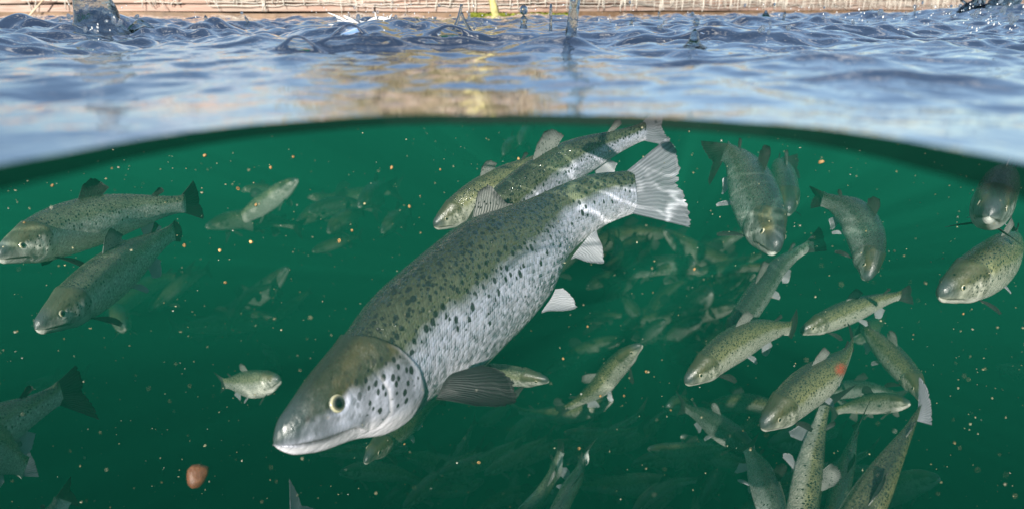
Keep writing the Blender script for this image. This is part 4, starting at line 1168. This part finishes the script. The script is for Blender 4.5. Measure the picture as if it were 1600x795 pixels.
# ------------------------------------------------------------------ splashes and drops
def lathe(px, py, prof, name, label, lean=(0, 0), lump=0.10, seed=0, mat='splash', nseg=40):
    """prof: (height m, radius m) from the surface up"""
    r_ = np.random.default_rng(seed + 50)
    c = on_water(px, py)
    hs = np.linspace(prof[0][0], prof[-1][0], 46)
    rad = cubic([a for a, _ in prof], [b for _, b in prof], hs)
    a = np.linspace(0, 2 * math.pi, nseg, endpoint=False)
    ph = r_.uniform(0, 6.28, 8)
    fr = r_.uniform(40, 160, 8)
    lum = sum(np.sin(k_ * a[None] + ph[k_] + hs[:, None] * fr[k_]) / (1 + .35 * k_) for k_ in range(1, 6)) * lump
    rr = rad[:, None] * (1 + lum)
    cx = c[0] + lean[0] * (hs - hs[0]) + 0.06 * rad * np.sin(hs * fr[0]); cy2 = c[1] + lean[1] * (hs - hs[0])
    V = np.stack([cx[:, None] + rr * np.cos(a), cy2[:, None] + rr * np.sin(a), np.broadcast_to(hs[:, None], rr.shape)], -1).reshape(-1, 3)
    V = np.vstack([V, [cx[0], cy2[0], hs[0]], [cx[-1], cy2[-1], hs[-1] + rad[-1] * .6]])
    f = grid_faces(46, nseg, True).tolist()
    b0, t0 = len(V) - 2, len(V) - 1
    f += [[b0, (j + 1) % nseg, j] for j in range(nseg)] + [[t0, 45 * nseg + j, 45 * nseg + (j + 1) % nseg] for j in range(nseg)]
    return c, V, f


def splash(px, py, prof, label, drops=(), **k):
    c, V, f = lathe(px, py, prof, 'water_splash', label, **k)
    m = MB(); m.add(V, f)
    return m, c


def put(m, label, mat='splash'):
    return tag(m.build('water_splash', M[mat]), label, 'splash', 'splashes thrown up from the choppy water')


m, c = splash(158, 54, [(-.01, .050), (.004, .042), (.02, .033), (.04, .029), (.07, .026), (.11, .020), (.15, .010)], '', lump=.07, seed=1, lean=(-.05, 0))
put(m, 'thick dark column of water shooting up at far left')
m, c = splash(222, 53, [(-.008, .026), (.003, .024), (.012, .017), (.020, .006)], '', lump=.05, seed=2)
put(m, 'low rounded hump of water beside the foot of the thick column')
m = MB()
c = on_water(586, 50)
for i in range(26):
    a = rng.uniform(0, 2 * math.pi); l = rng.uniform(.025, .065); out = rng.uniform(.01, .06)
    d = np.array([math.cos(a) * out - .012, math.sin(a) * out * .5, l])
    t_ = np.linspace(0, 1, 7)[:, None]
    st = np.array([math.cos(a) * .022, math.sin(a) * .012, -.004])
    m.tube(c + st + d * t_ - np.array([0, 0, .018]) * t_ ** 2, np.linspace(.004, .0008, 7), 6)
t_ = np.linspace(0, math.pi, 12)
m.tube(c + np.stack([.03 * np.cos(t_) + .012, 0 * t_ - .01, .026 * np.sin(t_) - .004], -1), .0042, 7)
put(m, 'crown shaped splash with white spikes left of the leaning post', 'froth')
m = MB(); c = on_water(722, 50); t_ = np.linspace(0, 1, 12)
for sg, h_ in ((-1, .05), (1, .036)):
    m.tube(c + np.stack([sg * .018 * (1 - t_) ** 1.4, 0 * t_, h_ * t_ - .004], -1), .0026 + .002 * (1 - t_) ** 3, 7)
put(m, 'thin arch of two water strands meeting in a point left of the post')
m, c = splash(818, 49, [(-.005, .012), (.003, .008), (.012, .005), (.02, .0065), (.026, .003)], '', lump=.06, seed=3)
m.ball(c + np.array([0, 0, .036]), .0075, 10, 14, (1, 1, 1.15))
put(m, 'small pinched jet with a round bead right of the post')
m, c = splash(889, 76, [(-.006, .030), (.001, .022), (.006, .010), (.014, .0055), (.03, .0052), (.05, .0058), (.075, .0062), (.10, .0055), (.13, .002)], '', lump=.09, seed=4, lean=(.09, 0))
put(m, 'tall thin water jet rising from a wide cone, middle of the surface')
m, c = splash(860, 0 + 52, [(-.004, .006), (.004, .003), (.02, .0024), (.04, .0028), (.046, .001)], '', lump=.1, seed=5)
put(m, 'tiny thin jet between the beaded jet and the tall one')
m, c = splash(1083, 77, [(-.006, .022), (.001, .015), (.005, .008), (.010, .005), (.016, .0038), (.019, .0015)], '', lump=.03, seed=6)
m.ball(c + np.array([.001, 0, .026]), .0042, 8, 12); m.ball(c + np.array([-.004, 0, .034]), .0022, 8, 12)
put(m, 'smooth pointed cone of water with a bead above it')
m, c = splash(1195, 35, [(-.006, .028), (.004, .022), (.014, .014), (.024, .007), (.032, .003)], '', lump=.06, seed=7)
put(m, 'small dark cone of water close under the walkway on the right')
m = MB(); c = on_water(1545, 33)
rs = np.random.default_rng(3)
for i in range(20):
    t_ = np.linspace(0, 1, 12)[:, None]
    st = np.array([rs.uniform(-.09, .09), rs.uniform(-.05, .05), -.02])
    d = np.array([rs.normal(0, .05), rs.normal(0, .03), rs.uniform(.06, .17)])
    cur = np.array([rs.normal(0, .035), 0, 0])
    m.tube(c + st + d * t_ + cur * np.sin(t_ * rs.uniform(2, 5)), np.abs(np.linspace(.016, .003, 12) * (1 + .35 * np.sin(np.arange(12) * rs.uniform(.8, 2)))) + .001, 8)
put(m, 'wide tangled splash with dark twisted strands at far right')
for k_, (px, py, hh, lb) in enumerate([(655, 46, .02, 'small pointed spurt right of the crown shaped splash'), (1222, 38, .03, 'thin spurt just right of the small dark cone'), (1428, 32, .05, 'thin double spurt left of the tangled splash'), (985, 44, .016, 'tiny spurt right of the tall jet'), (1030, 34, .03, 'tiny spurt near the walkway right of the tall jet'), (392, 42, .02, 'small spurt left of the crown shaped splash'), (325, 44, .025, 'ragged spurt on the dark mound right of the thick column')]):
    m, c = splash(px, py, [(-.005, .012), (.002, .006), (hh * .5, .003), (hh * .8, .0036), (hh, .001)], '', lump=.12, seed=20 + k_, lean=(rng.normal(0, .3), 0))
    put(m, lb)

# loose drops in the air
dr = np.random.default_rng(21)
proto = None
for i in range(150):
    px = dr.choice([dr.uniform(20, 1590), dr.normal(160, 40), dr.normal(595, 35), dr.normal(725, 25), dr.normal(1100, 120), dr.normal(1545, 35), dr.normal(1330, 110)])
    py = dr.choice([dr.uniform(2, 52), dr.uniform(20, 48), dr.uniform(30, 60)])
    d = dr.uniform(0.8, 2.6)
    c = unproj(px, py, d)
    if c[2] < 0.006: continue
    r = dr.uniform(.0012, .0032) * (0.6 + .35 * d)
    if proto is None:
        m = MB(); m.ball((0, 0, 0), 1.0, 10, 14, (1, 1, 1.12), 0.0)
        o = proto = m.build('water_drop', M['drop'])
    else:
        o = proto.copy(); COL.objects.link(o)
    o.location = c; o.scale = (r, r, r * dr.uniform(.9, 1.7)); o.rotation_euler = (dr.normal(0, .3), dr.normal(0, .4), 0)
    tag(o, 'tiny clear water drop flying above the choppy surface', 'water drop', 'loose drops in the air over the water')

m = MB()
for i in range(420):
    px = dr.choice([dr.uniform(5, 1595), dr.normal(590, 40), dr.normal(160, 35), dr.normal(1540, 40), dr.normal(1000, 150), dr.normal(1350, 100)])
    c = unproj(px, dr.uniform(6, 56), dr.uniform(0.9, 2.7))
    if c[2] < 0.004: continue
    m.ball(c, dr.uniform(.0003, .0010) * (0.7 + .4 * np.linalg.norm(c)), 4, 6, (1, 1, dr.uniform(1, 2.2)))
tag(m.build('spray', M['froth']), kind='stuff')

# ------------------------------------------------------------------ things adrift in the water
def mat_speck():
    n = N('suspended_speck')
    g = n.node('ShaderNodeNewGeometry').outputs['Random Per Island']
    pr = n.principled(Roughness=0.6)
    n.set(pr.inputs['Base Color'], n.ramp(g, [(0.0, (0.26, 0.23, 0.12)), (0.45, (0.40, 0.38, 0.26)), (0.7, (0.22, 0.16, 0.06)), (0.97, (0.40, 0.40, 0.34)), (1.0, (0.75, 0.75, 0.68))]))
    return n.surf(pr.outputs[0])


M['speck'] = mat_speck()
M['pellet'] = mat_simple('orange_brown_pellet', (0.36, 0.21, 0.085), 0.6, 0.3, 0.35, 300)
sr = np.random.default_rng(31)
m = MB()
for i in range(2200):
    px, py = sr.uniform(-150, 1750), sr.uniform(195, 860)
    d = 0.40 + 2.6 * sr.beta(1.3, 1.6)
    c = unproj(px, py, d)
    if c[2] > -0.07: continue
    r = d * min(1.9, 0.35 + sr.exponential(0.36)) / F
    m.ball(c, r, 4, 5, (sr.uniform(.7, 1.5), 1, sr.uniform(.6, 1.2)), 0.2)
tag(m.build('suspended_specks', M['speck']), kind='stuff')

PEL = [(320, 243), (392, 378), (352, 441), (343, 391), (288, 383), (423, 262), (372, 295), (612, 262), (640, 323), (550, 360), (530, 376), (810, 248), (688, 265), (1010, 580), (975, 618), (938, 618), (1085, 420), (918, 510), (880, 560), (905, 700), (748, 722), (632, 693), (1048, 640), (1505, 490), (38, 348), (82, 290), (400, 320), (458, 245)]
proto = None
for px, py in PEL:
    d = sr.uniform(.8, 1.25)
    if proto is None:
        m = MB(); m.ball((0, 0, 0), 1.0, 7, 10, (1.25, 1, .85), 0.10)
        o = proto = m.build('food_crumb', M['pellet'])
    else:
        o = proto.copy(); COL.objects.link(o)
    r = d * sr.uniform(1.4, 2.6) / F
    o.location = unproj(px, py, d); o.scale = (r, r, r); o.rotation_euler = tuple(sr.uniform(0, 6, 3))
    tag(o, 'small orange brown crumb of food drifting in the green water', 'crumb', 'crumbs drifting among the salmon')
o = proto.copy(); COL.objects.link(o)
o.location = unproj(1283, 253, .9); o.scale = (.0030, .0030, .0026)
tag(o, 'orange round crumb high between the diving salmon and the head on one at right', 'crumb', 'crumbs drifting among the salmon')

# the reddish brown scrap low on the left
n = N('brown_scrap')
f, _ = n.noise(n.obj(), 120, 4, 0.6)
pr = n.principled(Roughness=0.5)
n.set(pr.inputs['Base Color'], n.ramp(f, [(0.3, (0.10, 0.032, 0.016)), (0.6, (0.20, 0.075, 0.036)), (0.8, (0.32, 0.15, 0.08))]))
pr.inputs['Subsurface Weight'].default_value = 0.3
pr.inputs['Subsurface Radius'].default_value = (.01, .004, .002)
n.set(pr.inputs['Normal'], n.bump(f, .5, .003))
M['scrap'] = n.surf(pr.outputs[0])
out = np.array([(291, 744), (292, 734), (300, 725), (312, 724), (327, 728), (326, 738), (320, 752), (311, 761), (300, 763), (293, 757)], float)
cen = out.mean(0)
tt = np.linspace(0, len(out), 61)[:-1]
cl = np.vstack([out, out[:1]])
oc = np.stack([np.interp(tt, np.arange(len(out) + 1), cl[:, k_]) for k_ in (0, 1)], -1)
for _ in range(2): oc = (np.roll(oc, 1, 0) + oc * 2 + np.roll(oc, -1, 0)) / 4
rows = []
for t_ in np.linspace(0, math.pi, 16)[1:-1]:
    sc_, dz = math.sin(t_) ** .7, -math.cos(t_) * .006
    rows.append([unproj(cen[0] + (a - cen[0]) * sc_, cen[1] + (b - cen[1]) * sc_, .80 + dz + 0.0 * a) for a, b in oc])
rows = np.array(rows)
V = np.vstack([rows.reshape(-1, 3), rows[0].mean(0), rows[-1].mean(0)])
nn_ = rows.shape[1]
f = grid_faces(len(rows), nn_, True).tolist() + [[len(V) - 2, (j + 1) % nn_, j] for j in range(nn_)] + [[len(V) - 1, (len(rows) - 1) * nn_ + j, (len(rows) - 1) * nn_ + (j + 1) % nn_] for j in range(nn_)]
tag(mesh_obj('leaf_scrap', V, f, M['scrap']), 'reddish brown shiny scrap drifting alone in the dark water at lower left', 'scrap')
